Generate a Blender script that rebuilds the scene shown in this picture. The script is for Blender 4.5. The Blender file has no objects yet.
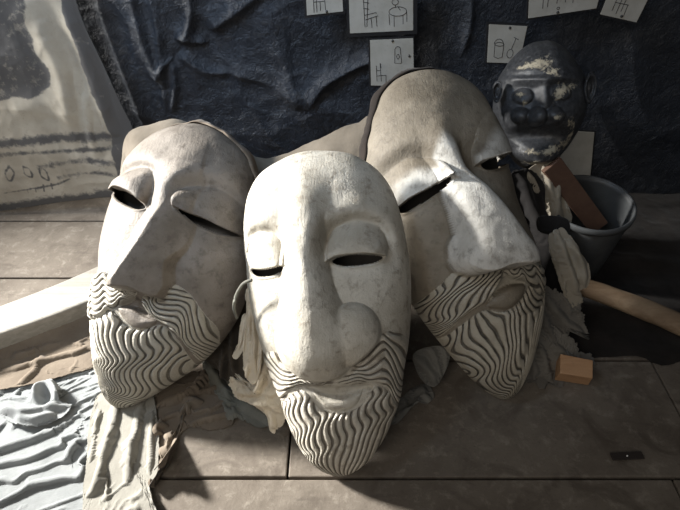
import bpy, math, random
import numpy as np
from mathutils import Vector, Matrix
random.seed(4)
SC = bpy.context.scene
COL = SC.collection
# ------------------------------------------------------------ camera
FPX = 560.0; CAMH = 1.2; PITCH = math.radians(40)
CAM = np.array([0., 0., CAMH])
cd = bpy.data.cameras.new('camera'); cam = bpy.data.objects.new('camera', cd); COL.objects.link(cam)
cam.location = CAM; cam.rotation_euler = (math.pi/2 - PITCH, 0, 0)
cd.sensor_fit = 'HORIZONTAL'; cd.sensor_width = 36; cd.lens = 36*FPX/680; cd.clip_start = .02
SC.camera = cam
RT = np.array([1., 0, 0]); FW = np.array([0, math.cos(PITCH), -math.sin(PITCH)]); UPV = np.array([0, math.sin(PITCH), math.cos(PITCH)])
def ray(px, py):
    return FW + RT*(px-340)/FPX + UPV*(255-py)/FPX
def on_plane(px, py, O, N):
    d = ray(px, py); t = np.dot(np.asarray(O)-CAM, N)/np.dot(d, N); return CAM + d*t
def floor_pt(px, py, z=0.):
    return on_plane(px, py, (0, 0, z), np.array([0, 0, 1.]))
def at_y(px, py, y):
    return on_plane(px, py, (0, y, 0), np.array([0, 1., 0]))
# ------------------------------------------------------------ numpy noise
_rng = np.random.RandomState(7); _T = _rng.rand(256, 256)
def vnoise(x, y):
    x = np.asarray(x, float); y = np.asarray(y, float)
    xi = np.floor(x).astype(int); yi = np.floor(y).astype(int); fx = x-xi; fy = y-yi
    fx = fx*fx*fx*(fx*(fx*6-15)+10); fy = fy*fy*fy*(fy*(fy*6-15)+10)
    a = _T[xi & 255, yi & 255]; b = _T[(xi+1) & 255, yi & 255]; c = _T[xi & 255, (yi+1) & 255]; d = _T[(xi+1) & 255, (yi+1) & 255]
    return (a*(1-fx)+b*fx)*(1-fy)+(c*(1-fx)+d*fx)*fy
def fbm(x, y, o=4):
    s = 0; a = .5; n = 0
    for i in range(o):
        s = s+a*vnoise(x*2**i+17.3*i, y*2**i+9.1*i); n += a; a *= .5
    return s/n*2-1
def ridged(x, y, o=3):
    s = 0; a = 1.; n = 0
    for i in range(o):
        v = 1-np.abs(vnoise(x*2**i+31*i, y*2**i+5*i)*2-1); s = s+a*v*v; n += a; a *= .45
    return s/n
def sst(a, b, x):
    t = np.clip((x-a)/(b-a), 0, 1); return t*t*(3-2*t)
def smax(a, b, k):
    h = np.clip(.5+.5*(a-b)/k, 0, 1); return b*(1-h)+a*h+k*h*(1-h)
# ------------------------------------------------------------ 2d curves
def catmull(P, n=8, closed=False):
    P = np.asarray(P, float); m = len(P); out = []
    rng = range(m) if closed else range(m-1)
    for i in rng:
        if closed: p0, p1, p2, p3 = P[i-1], P[i], P[(i+1) % m], P[(i+2) % m]
        else: p0, p1, p2, p3 = P[max(i-1, 0)], P[i], P[i+1], P[min(i+2, m-1)]
        for k in range(n):
            t = k/n
            out.append(.5*((2*p1)+(-p0+p2)*t+(2*p0-5*p1+4*p2-p3)*t*t+(-p0+3*p1-3*p2+p3)*t**3))
    if not closed: out.append(P[-1])
    return np.array(out)
def dist_line(x, y, P, extra=None):
    """distance to polyline; also signed side, arclength parameter 0..1 and interpolated extras"""
    best = np.full(x.shape, 1e9); side = np.zeros(x.shape); tt = np.zeros(x.shape)
    seg = np.linalg.norm(P[1:, :2]-P[:-1, :2], axis=1); cum = np.concatenate([[0], np.cumsum(seg)]); L = cum[-1]
    ex = np.zeros(x.shape+(P.shape[1]-2,)) if P.shape[1] > 2 else None
    for i in range(len(P)-1):
        a = P[i]; b = P[i+1]; dx, dy = b[0]-a[0], b[1]-a[1]; l2 = dx*dx+dy*dy+1e-18
        t = np.clip(((x-a[0])*dx+(y-a[1])*dy)/l2, 0, 1)
        ex_, ey_ = x-(a[0]+t*dx), y-(a[1]+t*dy); d = np.hypot(ex_, ey_); m = d < best
        best = np.where(m, d, best); side = np.where(m, np.sign(dx*(y-a[1])-dy*(x-a[0])), side)
        tt = np.where(m, (cum[i]+t*seg[i])/L, tt)
        if ex is not None:
            v = a[2:]*(1-t[..., None])+b[2:]*t[..., None]; ex = np.where(m[..., None], v, ex)
    return best, side, tt, ex
def sdf_in(x, y, P):
    """positive inside"""
    Q = np.vstack([P, P[:1]]); d = dist_line(x, y, Q[:, :2])[0]
    ins = np.zeros(x.shape, bool)
    for i in range(len(P)):
        a = Q[i]; b = Q[i+1]
        c = (a[1] > y) != (b[1] > y)
        xx = a[0]+(y-a[1])/(b[1]-a[1]+1e-18)*(b[0]-a[0])
        ins ^= c & (x < xx)
    return np.where(ins, d, -d)
# ------------------------------------------------------------ mesh helpers
def link(o, parent=None):
    COL.objects.link(o)
    if parent is not None: o.parent = parent
    return o
def tag(o, label=None, cat=None, group=None, kind=None):
    if label: o['label'] = label
    if cat: o['category'] = cat
    if group: o['group'] = group
    if kind: o['kind'] = kind
    return o
def thing(name, loc, label, cat, group=None):
    o = bpy.data.objects.new(name, None); o.location = loc; o.empty_display_size = .05
    return tag(link(o), label, cat, group)
def npmesh(name, V, F, mat, parent=None, attrs=None, normals=None, smooth=True, solid=0, loc=None):
    """V world coordinates; stored relative to the parent's (or own) location"""
    V = np.asarray(V, float)
    off = np.array(parent.location) if parent is not None else (np.asarray(loc, float) if loc is not None else np.zeros(3))
    p = parent
    while p is not None and p.parent is not None:
        p = p.parent; off = off+np.array(p.location)
    me = bpy.data.meshes.new(name)
    F = np.asarray(F); nf, k = F.shape
    me.vertices.add(len(V)); me.vertices.foreach_set('co', (V-off).astype(np.float32).ravel())
    me.loops.add(nf*k); me.loops.foreach_set('vertex_index', F.astype(np.int32).ravel())
    me.polygons.add(nf); me.polygons.foreach_set('loop_start', np.arange(0, nf*k, k, dtype=np.int32))
    me.update(calc_edges=True); me.validate()
    me.polygons.foreach_set('use_smooth', [smooth]*len(me.polygons))
    for a, v in (attrs or {}).items():
        at = me.attributes.new(a, 'FLOAT', 'POINT'); at.data.foreach_set('value', v.astype(np.float32))
    if normals is not None: me.normals_split_custom_set_from_vertices(normals.tolist())
    me.materials.append(mat)
    o = link(bpy.data.objects.new(name, me), parent)
    if parent is None and loc is not None: o.location = loc
    if solid:
        m = o.modifiers.new('thickness', 'SOLIDIFY'); m.thickness = solid; m.offset = 0
    return o
def gridfaces(nu, nv, wrapu=False):
    i = np.arange(nu if wrapu else nu-1)[:, None]; j = np.arange(nv-1)[None, :]
    a = i*nv+j; b = ((i+1) % nu)*nv+j
    return np.stack([a, b, b+1, a+1], -1).reshape(-1, 4)
class MB:
    def __init__(s): s.v = []; s.f = []
    def add(s, V, F):
        o = len(s.v); s.v += [tuple(map(float, p)) for p in V]; s.f += [tuple(int(i)+o for i in q) for q in F]; return s
    def box(s, c, size, R=None, jitter=0):
        R = np.eye(3) if R is None else R
        h = np.array(size)/2; V = []
        for z in (-1, 1):
            for y in (-1, 1):
                for x in (-1, 1): V.append(np.array(c)+R@(np.array([x, y, z])*h+np.random.RandomState(len(s.v)+x+2*y+4*z+9).uniform(-jitter, jitter, 3)))
        return s.add(V, [(0, 2, 3, 1), (4, 5, 7, 6), (0, 1, 5, 4), (2, 6, 7, 3), (0, 4, 6, 2), (1, 3, 7, 5)])
    def tube(s, P, r, n=10, caps=True, flat=1.0, upv=(0, 0, 1)):
        P = np.asarray(P, float); r = np.broadcast_to(r, (len(P),)); V = []
        for i, p in enumerate(P):
            t = P[min(i+1, len(P)-1)]-P[max(i-1, 0)]; t = t/(np.linalg.norm(t)+1e-12)
            u = np.array(upv, float)
            if abs(np.dot(t, u)) > .95: u = np.array([1., 0, 0])
            a = np.cross(t, u); a /= np.linalg.norm(a); b = np.cross(a, t)
            for k in range(n):
                w = 2*math.pi*k/n; V.append(p+r[i]*(a*math.cos(w)+b*math.sin(w)*flat))
        F = [(i*n+k, i*n+(k+1) % n, (i+1)*n+(k+1) % n, (i+1)*n+k) for i in range(len(P)-1) for k in range(n)]
        if caps: F += [tuple(range(n))[::-1], tuple((len(P)-1)*n+k for k in range(n))]
        return s.add(V, F)
    def lathe(s, prof, c, n=64, R=None):
        R = np.eye(3) if R is None else R; V = []
        for (r, z) in prof:
            for k in range(n):
                w = 2*math.pi*k/n; V.append(np.array(c)+R@np.array([r*math.cos(w), r*math.sin(w), z]))
        F = [(i*n+k, i*n+(k+1) % n, (i+1)*n+(k+1) % n, (i+1)*n+k) for i in range(len(prof)-1) for k in range(n)]
        return s.add(V, F)
    def build(s, name, mat, parent=None, smooth=False, bevel=0, loc=None, solid=0, sub=0):
        off = np.array(parent.location) if parent is not None else (np.asarray(loc, float) if loc is not None else np.zeros(3))
        p = parent
        while p is not None and p.parent is not None:
            p = p.parent; off = off+np.array(p.location)
        me = bpy.data.meshes.new(name); me.from_pydata([tuple(np.array(v)-off) for v in s.v], [], s.f); me.validate()
        me.polygons.foreach_set('use_smooth', [smooth]*len(me.polygons)); me.materials.append(mat)
        o = link(bpy.data.objects.new(name, me), parent)
        if parent is None and loc is not None: o.location = loc
        if bevel:
            m = o.modifiers.new('bevel', 'BEVEL'); m.width = bevel; m.segments = 2; m.limit_method = 'ANGLE'
        if solid:
            m = o.modifiers.new('thickness', 'SOLIDIFY'); m.thickness = solid; m.offset = 0
        if sub:
            m = o.modifiers.new('sub', 'SUBSURF'); m.levels = m.render_levels = sub
        return o
# ------------------------------------------------------------ node helpers
def mat(name):
    m = bpy.data.materials.new(name); m.use_nodes = True; nt = m.node_tree; nt.nodes.clear()
    out = nt.nodes.new('ShaderNodeOutputMaterial'); b = nt.nodes.new('ShaderNodeBsdfPrincipled'); nt.links.new(b.outputs[0], out.inputs[0])
    return m, nt, b
class NT:
    def __init__(s, nt): s.nt = nt
    def put(s, sock, v):
        if isinstance(v, bpy.types.NodeSocket): s.nt.links.new(v, sock)
        elif v is not None: sock.default_value = v
    def n(s, t, **kw):
        nd = s.nt.nodes.new(t)
        for k, v in kw.items(): setattr(nd, k, v)
        return nd
    def coord(s, kind='Object', scale=(1, 1, 1), rot=(0, 0, 0), loc=(0, 0, 0)):
        t = s.n('ShaderNodeTexCoord'); m = s.n('ShaderNodeMapping'); s.nt.links.new(t.outputs[kind], m.inputs[0])
        m.inputs['Scale'].default_value = scale; m.inputs['Rotation'].default_value = rot; m.inputs['Location'].default_value = loc; return m.outputs[0]
    def noise(s, vec, scale, detail=4, rough=.55, dist=0):
        t = s.n('ShaderNodeTexNoise'); s.nt.links.new(vec, t.inputs[0]); t.inputs['Scale'].default_value = scale
        t.inputs['Detail'].default_value = detail; t.inputs['Roughness'].default_value = rough; t.inputs['Distortion'].default_value = dist; return t.outputs[0]
    def ramp(s, f, stops, interp='LINEAR'):
        r = s.n('ShaderNodeValToRGB'); s.put(r.inputs[0], f); cr = r.color_ramp; cr.interpolation = interp
        while len(cr.elements) < len(stops): cr.elements.new(.5)
        for e, (p, c) in zip(cr.elements, stops):
            e.position = p; e.color = (c, c, c, 1) if isinstance(c, (int, float)) else tuple(c)+(1,)
        return r.outputs[0]
    def mix(s, f, a, b, mode='MIX'):
        m = s.n('ShaderNodeMix', data_type='RGBA', blend_type=mode); s.put(m.inputs[0], f)
        for i, v in ((6, a), (7, b)):
            if isinstance(v, tuple) and len(v) == 3: v = v+(1,)
            s.put(m.inputs[i], v)
        return m.outputs[2]
    def math(s, op, a, b=None, c=None, clamp=False):
        m = s.n('ShaderNodeMath', operation=op, use_clamp=clamp)
        for i, v in enumerate((a, b, c)): s.put(m.inputs[i], v)
        return m.outputs[0]
    def attr(s, name):
        a = s.n('ShaderNodeAttribute', attribute_name=name); return a.outputs['Fac']
    def bump(s, h, strength, dist, normal=None):
        b = s.n('ShaderNodeBump'); s.put(b.inputs['Height'], h); b.inputs['Strength'].default_value = strength; b.inputs['Distance'].default_value = dist
        if normal is not None: s.nt.links.new(normal, b.inputs['Normal'])
        return b.outputs[0]
def plaster(name, base, light, dark, groove, rough=.62, blotch=.5, pale=None):
    m, nt, b = mat(name); k = NT(nt); c = k.coord()
    n1 = k.noise(c, 9, 6, .6, .4); n2 = k.noise(c, 42, 5, .65, .2); n3 = k.noise(c, 260, 3, .6)
    col = k.mix(k.ramp(n1, [(.36, 0), (.66, 1)]), base, light)
    if pale: col = k.mix(k.math('MULTIPLY', k.attr('pale'), k.ramp(n2, [(.35, 1), (.8, .7)])), col, k.mix(k.ramp(n1, [(.36, 0), (.66, 1)]), *pale))
    col = k.mix(k.math('MULTIPLY', k.ramp(n2, [(.52, 0), (.72, 1)]), blotch), col, dark)
    col = k.mix(k.math('MULTIPLY', k.ramp(n3, [(.62, 0), (.74, 1)]), .35), col, dark)
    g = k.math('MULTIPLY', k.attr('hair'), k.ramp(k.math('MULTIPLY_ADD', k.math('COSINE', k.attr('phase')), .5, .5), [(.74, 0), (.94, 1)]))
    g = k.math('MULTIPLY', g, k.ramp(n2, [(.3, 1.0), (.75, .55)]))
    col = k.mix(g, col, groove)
    sc = k.noise(k.coord(scale=(60, 6, 14), rot=(.3, .2, .7)), 3, 4, .7)
    h = k.math('ADD', k.math('MULTIPLY', n2, .6), k.math('MULTIPLY', n3, .25)); h = k.math('ADD', h, k.math('MULTIPLY', sc, .25))
    h = k.math('SUBTRACT', h, k.math('MULTIPLY', g, .9))
    k.put(b.inputs['Base Color'], col); b.inputs['Roughness'].default_value = rough
    b.inputs['Specular IOR Level'].default_value = .35
    k.put(b.inputs['Normal'], k.bump(h, .9, .0042)); return m
def fabric(name, base, light, rough=.9, weave=900, dirt=None):
    m, nt, b = mat(name); k = NT(nt); c = k.coord()
    n1 = k.noise(c, 11, 5, .6); n2 = k.noise(c, weave*.35, 2, .6); n3 = k.noise(c, 60, 4, .6)
    col = k.mix(k.ramp(n1, [(.35, 0), (.68, 1)]), base, light)
    if dirt: col = k.mix(k.ramp(n3, [(.55, 0), (.75, .7)]), col, dirt)
    k.put(b.inputs['Base Color'], col); b.inputs['Roughness'].default_value = rough; b.inputs['Specular IOR Level'].default_value = .15
    b.inputs['Sheen Weight'].default_value = .1
    k.put(b.inputs['Normal'], k.bump(k.math('ADD', n2, k.math('MULTIPLY', n3, 1.2)), .5, .0015)); return m
def wood(name, base, light, dark, scale=(3, 40, 40), rot=(0, 0, 0), rough=.7, dirt=.5):
    m, nt, b = mat(name); k = NT(nt); c = k.coord(scale=scale, rot=rot); o = k.coord()
    g = k.noise(c, 1.2, 6, .65, .6); n1 = k.noise(o, 5, 5, .6); n2 = k.noise(o, 70, 4, .7)
    col = k.mix(k.ramp(g, [(.35, 0), (.65, 1)]), base, light)
    col = k.mix(k.math('MULTIPLY', k.ramp(n1, [(.45, 0), (.7, 1)]), dirt), col, dark)
    col = k.mix(k.ramp(n2, [(.6, 0), (.75, .5)]), col, dark)
    k.put(b.inputs['Base Color'], col); b.inputs['Roughness'].default_value = rough; b.inputs['Specular IOR Level'].default_value = .3
    k.put(b.inputs['Normal'], k.bump(k.math('ADD', g, k.math('MULTIPLY', n2, .4)), .5, .003)); return m
def plain(name, col, rough=.6, metal=0, spec=.5):
    m, nt, b = mat(name); b.inputs['Base Color'].default_value = tuple(col)+(1,); b.inputs['Roughness'].default_value = rough
    b.inputs['Metallic'].default_value = metal; b.inputs['Specular IOR Level'].default_value = spec; return m
# ------------------------------------------------------------ star patches
def disc_grid(n, dens=1.0):
    s = np.linspace(-1, 1, n); S, T = np.meshgrid(s, s, indexing='ij')
    X = S*np.sqrt(1-T*T/2); Y = T*np.sqrt(1-S*S/2); r = np.hypot(X, Y); th = np.arctan2(Y, X)
    r = np.clip(r, 0, 1)
    return (np.sin(r*math.pi/2) if dens > 1 else r).ravel(), th.ravel()
def radial(P, c):
    """R(theta) of a closed star polygon about c"""
    Q = P-c; a = np.arctan2(Q[:, 1], Q[:, 0]); r = np.hypot(Q[:, 0], Q[:, 1]); o = np.argsort(a); a = a[o]; r = r[o]
    a = np.concatenate([a-2*math.pi, a, a+2*math.pi]); r = np.tile(r, 3)
    return lambda th: np.interp(th, a, r)
class Frame:
    """a plane in the place: origin O, axes X (right), Y (up along it), N (outward)"""
    def __init__(s, O, N, up=(0, 0, 1), roll=0):
        s.O = np.asarray(O, float); s.N = np.asarray(N, float)/np.linalg.norm(N)
        u = np.asarray(up, float); u = u-np.dot(u, s.N)*s.N; u /= np.linalg.norm(u)
        x = np.cross(u, s.N); s.Y = u*math.cos(roll)+x*math.sin(roll); s.X = np.cross(s.Y, s.N)
    def loc(s, px, py, h=0.):
        p = on_plane(px, py, s.O+s.N*h, s.N)-s.O; return np.array([np.dot(p, s.X), np.dot(p, s.Y)])
    def world(s, x, y, h):
        return s.O+np.outer(x, s.X)+np.outer(y, s.Y)+np.outer(h, s.N)
def yawN(yaw, el):
    return np.array([math.sin(yaw)*math.cos(el), -math.cos(yaw)*math.cos(el), math.sin(el)])
# ============================================================ the masks
GRID = 470
def build_mask(S):
    el = math.radians(S['el']); yaw = math.radians(S['yaw']); N = yawN(yaw, el); D = S['D']
    def setup(L):
        d = ray(*S['center']); O = CAM+d/np.linalg.norm(d)*L
        f = Frame(O, N)
        c0 = f.loc(*S['center'], .3*D); V = CAM-O; V /= np.linalg.norm(V); vx, vy = np.dot(V, f.X), np.dot(V, f.Y)
        pts = []
        for (px, py) in S['outline']:
            q = f.loc(px, py, .3*D); e = (q-c0)/np.linalg.norm(q-c0)
            h = D*np.clip(.08-.75*(vx*e[0]+vy*e[1]), 0.0, .5); pts.append(f.loc(px, py, h))
        P = catmull(pts, 10, True); c = P.mean(0); R = radial(P, c)
        return f, P, c, R
    L = S['L']
    for it in range(6):     # distance at which the chin just touches the boards
        f, P, c, R = setup(L); W = f.world(P[:, 0], P[:, 1], np.zeros(len(P)))
        lo = W[:, 2].min()-S.get('rest', 0.004); L += lo/ -(ray(*S['center'])/np.linalg.norm(ray(*S['center'])))[2] if it else 0
        if it == 0: L += 0
        # moving back along the ray lowers the mask
    f, P, c, R = setup(L)
    S['frame'] = f; S['Lused'] = L; S['P'] = P; S['cc'] = c; S['R'] = R
    px1 = L/FPX    # metres per photo pixel
    def dome_h(x, y):
        dx, dy = x-c[0], y-c[1]; rr = np.hypot(dx, dy)/R(np.arctan2(dy, dx))
        return D*(1-np.clip(rr, 0, 1)**S.get('p', 2.3))**S.get('q', .62)
    def L2(px, py, ex=0.):
        h = .8*D+ex
        for _ in range(5):
            q = f.loc(px, py, h); h = float(dome_h(q[0], q[1]))+ex
        return q
    def poly(pts, ex=0., closed=True, n=6, smooth=True):
        q = np.array([np.concatenate([L2(p[0], p[1], ex), np.array(p[2:], float)]) for p in pts])
        return catmull(q, n, closed) if smooth else q
    r, th = disc_grid(GRID, 2); x = c[0]+r*R(th)*np.cos(th); y = c[1]+r*R(th)*np.sin(th)
    h = D*(1-np.clip(r, 0, 1)**S.get('p', 2.3))**S.get('q', .62)
    # gently uneven hand-made surface
    h = h+.0035*fbm(x*14+S['seed'], y*14, 3)*(1-r**6)
    region = np.zeros(len(x), int)      # 0 face 1 nose 2/3 eyelids 4 beard 5/6 moustache 7 lip
    hole = np.zeros(len(x), bool); pale = np.zeros(len(x))
    # broad swellings and hollows (forehead, cheeks)
    for (px, py, rx, ry, a) in S.get('bumps', []):
        q = L2(px, py); h = h+a*np.exp(-((x-q[0])/(rx*px1))**2-((y-q[1])/(ry*px1))**2)
    # eyes
    for ei, E in enumerate(S['eyes']):
        brow = poly(E['brow'], 0.0, False); slit = poly(E['edge'], E.get('lift', .006), False)
        lid = np.vstack([brow, slit[::-1]]); sd = sdf_in(x, y, lid)
        db, _s, tb, _e = dist_line(x, y, brow); tb = np.minimum(np.minimum(tb, 1-tb)*5, 1); ds = dist_line(x, y, slit)[0]
        v = db/(db+ds+1e-9)
        # hollow of the socket around the lid, crisp at the brow
        inn = sst(-.0010, .0022, sd)
        outside = 1-inn
        below = dist_line(x, y, slit)[1]*E.get('sgn', 1)
        h = h+outside*(E.get('ridge', .006)*np.exp(-((db-14*px1)/(10*px1))**2)*sst(.42, .75, ds/(db+ds+1e-9))-tb*E.get('carve', .012)*np.exp(-(db/(E.get('bw', 5)*px1))**2)*sst(0, 8*px1, ds))
        sock = E.get('sock', .014)*np.exp(-(np.maximum(ds, 0)/(E.get('sockw', 16)*px1))**2)*outside
        h = h-sock
        bul = -E.get('carve', .012)+(E.get('carve', .012)+E.get('bulge', .010))*np.sin(np.clip(v, 0, 1)*math.radians(112))
        te = np.clip(np.minimum(np.hypot(x-slit[0, 0], y-slit[0, 1]), np.hypot(x-slit[-1, 0], y-slit[-1, 1]))/(.22*np.hypot(*(slit[0]-slit[-1]))), 0, 1); te = te*te*(3-2*te)
        h = h+inn*bul*(E.get('end', .15)+(1-E.get('end', .15))*te)
        region[(sd > 0)] = 2+ei; pale = np.maximum(pale, sst(-.001, .002, sd)*sst(.25, .6, v))
        if 'hole' in E:
            hp = poly(E['hole'], -.004, True, 5, True); hs = sdf_in(x, y, hp)
            hole |= (hs > 0) & (sd < .0004)
            h = h-.004*sst(-.004, .001, hs)*outside
            # raised lower rim of the slit
            h = h+.003*np.exp(-((hs+.004)/.003)**2)*outside*sst(0, .01, .03-sd*0)
    # nose
    n_ = S['nose']; ridge = poly(n_['ridge'], n_.get('ex', .03), False, 8)
    d, side, tt, exv = dist_line(x, y, ridge)
    H = exv[:, 0]; W = np.where(side*S.get('nside', 1) > 0, exv[:, 1], exv[:, 2])*px1
    bl = sst(.1, .6, H/H.max()); ppv = 1.7+(n_.get('pp', 1.8)-1.7)*bl; pqv = 1.8+(n_.get('pq', 1.2)-1.8)*bl; prof = (1-np.clip(d/W, 0, 1)**ppv)**pqv
    nh = H*prof
    for (px, py, rx, ry, a, rot, ex) in n_.get('bulbs', []):
        q = L2(px, py, ex); cr, sr = math.cos(rot), math.sin(rot); ux, uy = x-q[0], y-q[1]
        rr = ((ux*cr+uy*sr)/(rx*px1))**2+((-ux*sr+uy*cr)/(ry*px1))**2
        bb = a*np.sqrt(np.clip(1-rr, 0, 1)); kk = np.minimum(.010, np.maximum(nh, bb)*.6)+1e-6; nh = smax(nh, bb, kk)
    cut = catmull(np.array([L2(p[0], p[1], p[2] if len(p) > 2 else n_.get('cutex', .03)) for p in n_['cut']]), 5, True); cs = sdf_in(x, y, cut)
    nm = sst(-.002, .0065, cs)
    nh = np.maximum(nh, 0)*nm
    # hair regions
    hair = np.zeros(len(x)); phase = np.zeros(len(x)); hh = np.zeros(len(x))
    wx = .0035*fbm(x*16+3, y*16+S['seed'], 2); 
    for bi, B in enumerate(S['hair']):
        pg = poly(B['poly'], B.get('h', .006)); sd = sdf_in(x, y, pg); m = sst(-.0012, .0025, sd)
        A = poly(B['A'], B.get('h', .006), False); Bc = poly(B['B'], B.get('h', .006), False)
        ax = np.array(B['axis'], float); ax[1] *= -1; ax /= np.linalg.norm(ax)
        vv = x*ax[0]+y*ax[1]
        perp = (-ax[1], ax[0])
        wl = B['wl']*px1; vn = vv/wl*2*math.pi+2.2*fbm(x*9+B.get('sd', 0), y*9, 2)+B.get('ph', 0)
        vn = vn+B.get('skew', .12)*(x*perp[0]+y*perp[1])/px1; zig = np.sin(vn)+.15*np.sin(2*vn+1)    # soft zigzag like carved strands
        sx = x+perp[0]*B['amp']*px1*zig; sy = y+perp[1]*B['amp']*px1*zig
        dA = dist_line(sx, sy, A)[0]; dB = dist_line(sx, sy, Bc)[0]
        u = dA/(dA+dB+1e-9)
        p_ = u*B['n']*2*math.pi+.6*fbm(x*30, y*30+B.get('sd', 0), 2)
        on = (sd > -.0004); phase = np.where(on, p_, phase); hair = np.where(on, sst(-.0004, .0025, sd), hair)
        body = B.get('h', .006)*np.clip(sst(-.001, .012, sd), 0, 1)
        groove = sst(.45, .98, .5+.5*np.cos(p_))
        strand = .0022*(.5-.5*np.cos(p_))-.0022*groove
        hh = np.where(on, body+strand*sst(-.001, .004, sd)*B.get('deep', 1), hh)
        region[sd > 0] = B['region']
    h = h+hh*(1-nm*sst(0, .01, nh))
    if 'lip' in S:
        l = S['lip']; pg = poly(l['poly'], .008); sd = sdf_in(x, y, pg); w = l.get('w', 6)*px1
        t = np.clip(sd/w, 0, 1); lh = l['h']*np.sqrt(1-(1-t)**2)
        h = h+np.where(sd > 0, lh, 0); region[sd > 0] = 7; hair = np.where(sd > 0, 0, hair)
        mp = poly(l['gap'], .004); ms = sdf_in(x, y, mp); h = h-l.get('gapd', .014)*sst(-.003, .006, ms)
        hair = np.where(ms > 0, 0, hair)
    h = h+nh
    pale = np.maximum(pale, sst(.010, .020, nh)*sst(-.001, .002, cs))*S.get('pale', 0)
    nose_on = (nh > .006) & (cs > 0)
    region[nose_on] = 1; hair = np.where(nose_on | (nh > .01), 0, hair)
    for (px, py, rx, ry, a) in S.get('late', []):
        q = L2(px, py, .02); rr = ((x-q[0])/(rx*px1))**2+((y-q[1])/(ry*px1))**2; h = h+a*np.exp(-rr)
    h = np.where(r > .9995, 0, np.maximum(h, .001))
    V = f.world(x, y, h)
    n = GRID; F = gridfaces(n, n)
    # normals over the whole surface so that the parts meet without a seam
    Vg = V.reshape(n, n, 3); du = np.gradient(Vg, axis=0); dv = np.gradient(Vg, axis=1); Nn = np.cross(du, dv).reshape(-1, 3)
    Nn /= np.linalg.norm(Nn, axis=1)[:, None]+1e-12
    base = np.array([W_ for W_ in f.world(P[:, 0], P[:, 1], np.zeros(len(P)))]); b0 = base[base[:, 2].argmin()]
    root = thing(S['name'], (b0[0], b0[1], 0), S['label'], 'mask', 'carved bearded masks')
    fr = region[F]; fh = hole[F].all(1) if False else (hole[F].sum(1) >= 2)
    reg = np.where(fr.max(1) == fr.min(1), fr[:, 0], fr[:, 0])
    reg = np.where(fh, -1, reg).reshape(n-1, n-1); seen = np.zeros(reg.shape, bool); Rl = reg.tolist()
    best = {}
    for i0 in range(n-1):
        for j0 in range(n-1):
            if seen[i0, j0]: continue
            k0 = Rl[i0][j0]; st = [(i0, j0)]; seen[i0, j0] = True; cells = []
            while st:
                i1, j1 = st.pop(); cells.append((i1, j1))
                for i2, j2 in ((i1+1, j1), (i1-1, j1), (i1, j1+1), (i1, j1-1)):
                    if 0 <= i2 < n-1 and 0 <= j2 < n-1 and not seen[i2, j2] and Rl[i2][j2] == k0: seen[i2, j2] = True; st.append((i2, j2))
            best.setdefault(k0, []).append(cells)
    for k0, cs_ in best.items():
        if k0 < 0: continue
        cs_.sort(key=len, reverse=True)
        for cl in cs_[1:]:
            if k0 == 0 and len(cl) > 400: continue
            # specks join what surrounds them
            ii, jj = zip(*cl)
            if k0: reg[ii, jj] = 0
            else:
                i_, j_ = cl[0]; reg[ii, jj] = max(reg[max(i_-1, 0), j_], 0)
    reg = reg.ravel()
    names = {0: 'face', 1: 'nose', 2: 'eyelid', 3: 'eyelid', 4: 'beard', 5: 'moustache', 6: 'moustache', 7: 'lower_lip'}
    for k, nm_ in names.items():
        sel = (reg == k) & ~fh
        if not sel.any(): continue
        Fs = F[sel]; u, inv = np.unique(Fs, return_inverse=True)
        Fs = inv.reshape(Fs.shape)
        o = npmesh(nm_, V[u], Fs, S.get('mats', {}).get(nm_, S['mat']), root, {'phase': phase[u], 'hair': hair[u], 'pale': pale[u]}, Nn[u])
    # inner shell and its edge, so the mask is hollow with a real thickness
    n2 = 90; r2, t2 = disc_grid(n2, 2); k_ = 1-.045; x2 = c[0]+k_*r2*R(t2)*np.cos(t2); y2 = c[1]+k_*r2*R(t2)*np.sin(t2)
    h2 = np.maximum((D-.020)*(1-r2**2.3)**.62, 0)
    hole2 = np.zeros(len(x2), bool)
    for E in S['eyes']:
        if 'hole' in E: hole2 |= sdf_in(x2, y2, poly(E['hole'], -.004)) > -.012
    F2 = gridfaces(n2, n2); F2 = F2[hole2[F2].sum(1) == 0][:, ::-1]
    V2 = f.world(x2, y2, h2)
    th = np.linspace(-math.pi, math.pi, 241)[:-1]; Ro = R(th)
    e = np.concatenate([f.world(c[0]+Ro*np.cos(th), c[1]+Ro*np.sin(th), np.zeros(240)), f.world(c[0]+k_*Ro*np.cos(th), c[1]+k_*Ro*np.sin(th), np.zeros(240))])
    i = np.arange(240); Fe = np.stack([i, i+240, (i+1) % 240+240, (i+1) % 240], 1)+len(V2)
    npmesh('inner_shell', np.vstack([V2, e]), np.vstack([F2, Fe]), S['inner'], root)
    rl, tl = disc_grid(40); npmesh('light_block_back', f.world(c[0]+.95*rl*R(tl)*np.cos(tl), c[1]+.95*rl*R(tl)*np.sin(tl), .012+.02*(1-rl**2)+.006*fbm(rl*9+tl, tl*3)), gridfaces(40, 40), S['inner'], root)  # unseen backing added to keep light out behind the eye slits
    # cloth binding glued round the edge
    if 'binding' in S:
        a0, a1, wd, col = S['binding']
        t = np.linspace(math.radians(a0), math.radians(a1), 160); rows = []
        wob = .004*fbm(t*7+S['seed'], t*0, 3)
        for (kr, hz) in ((1.006, .012), (1.018, .006), (1.022+wd*.4, -.004), (1.015+wd, -.02), (1.0+wd*.6, -.035), (.96, -.035)):
            rr_ = R(t)*kr+wob*(1 if kr > 1 else 0)*(2 if hz < 0 else .6); rows.append(f.world(c[0]+rr_*np.cos(t), c[1]+rr_*np.sin(t), np.full(160, hz)+.003*np.sin(t*40)))
        Vb = np.stack(rows, 1).reshape(-1, 3); npmesh('cloth_binding', Vb, gridfaces(160, 6), col, root, solid=.002)
    S['root'] = root
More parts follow.
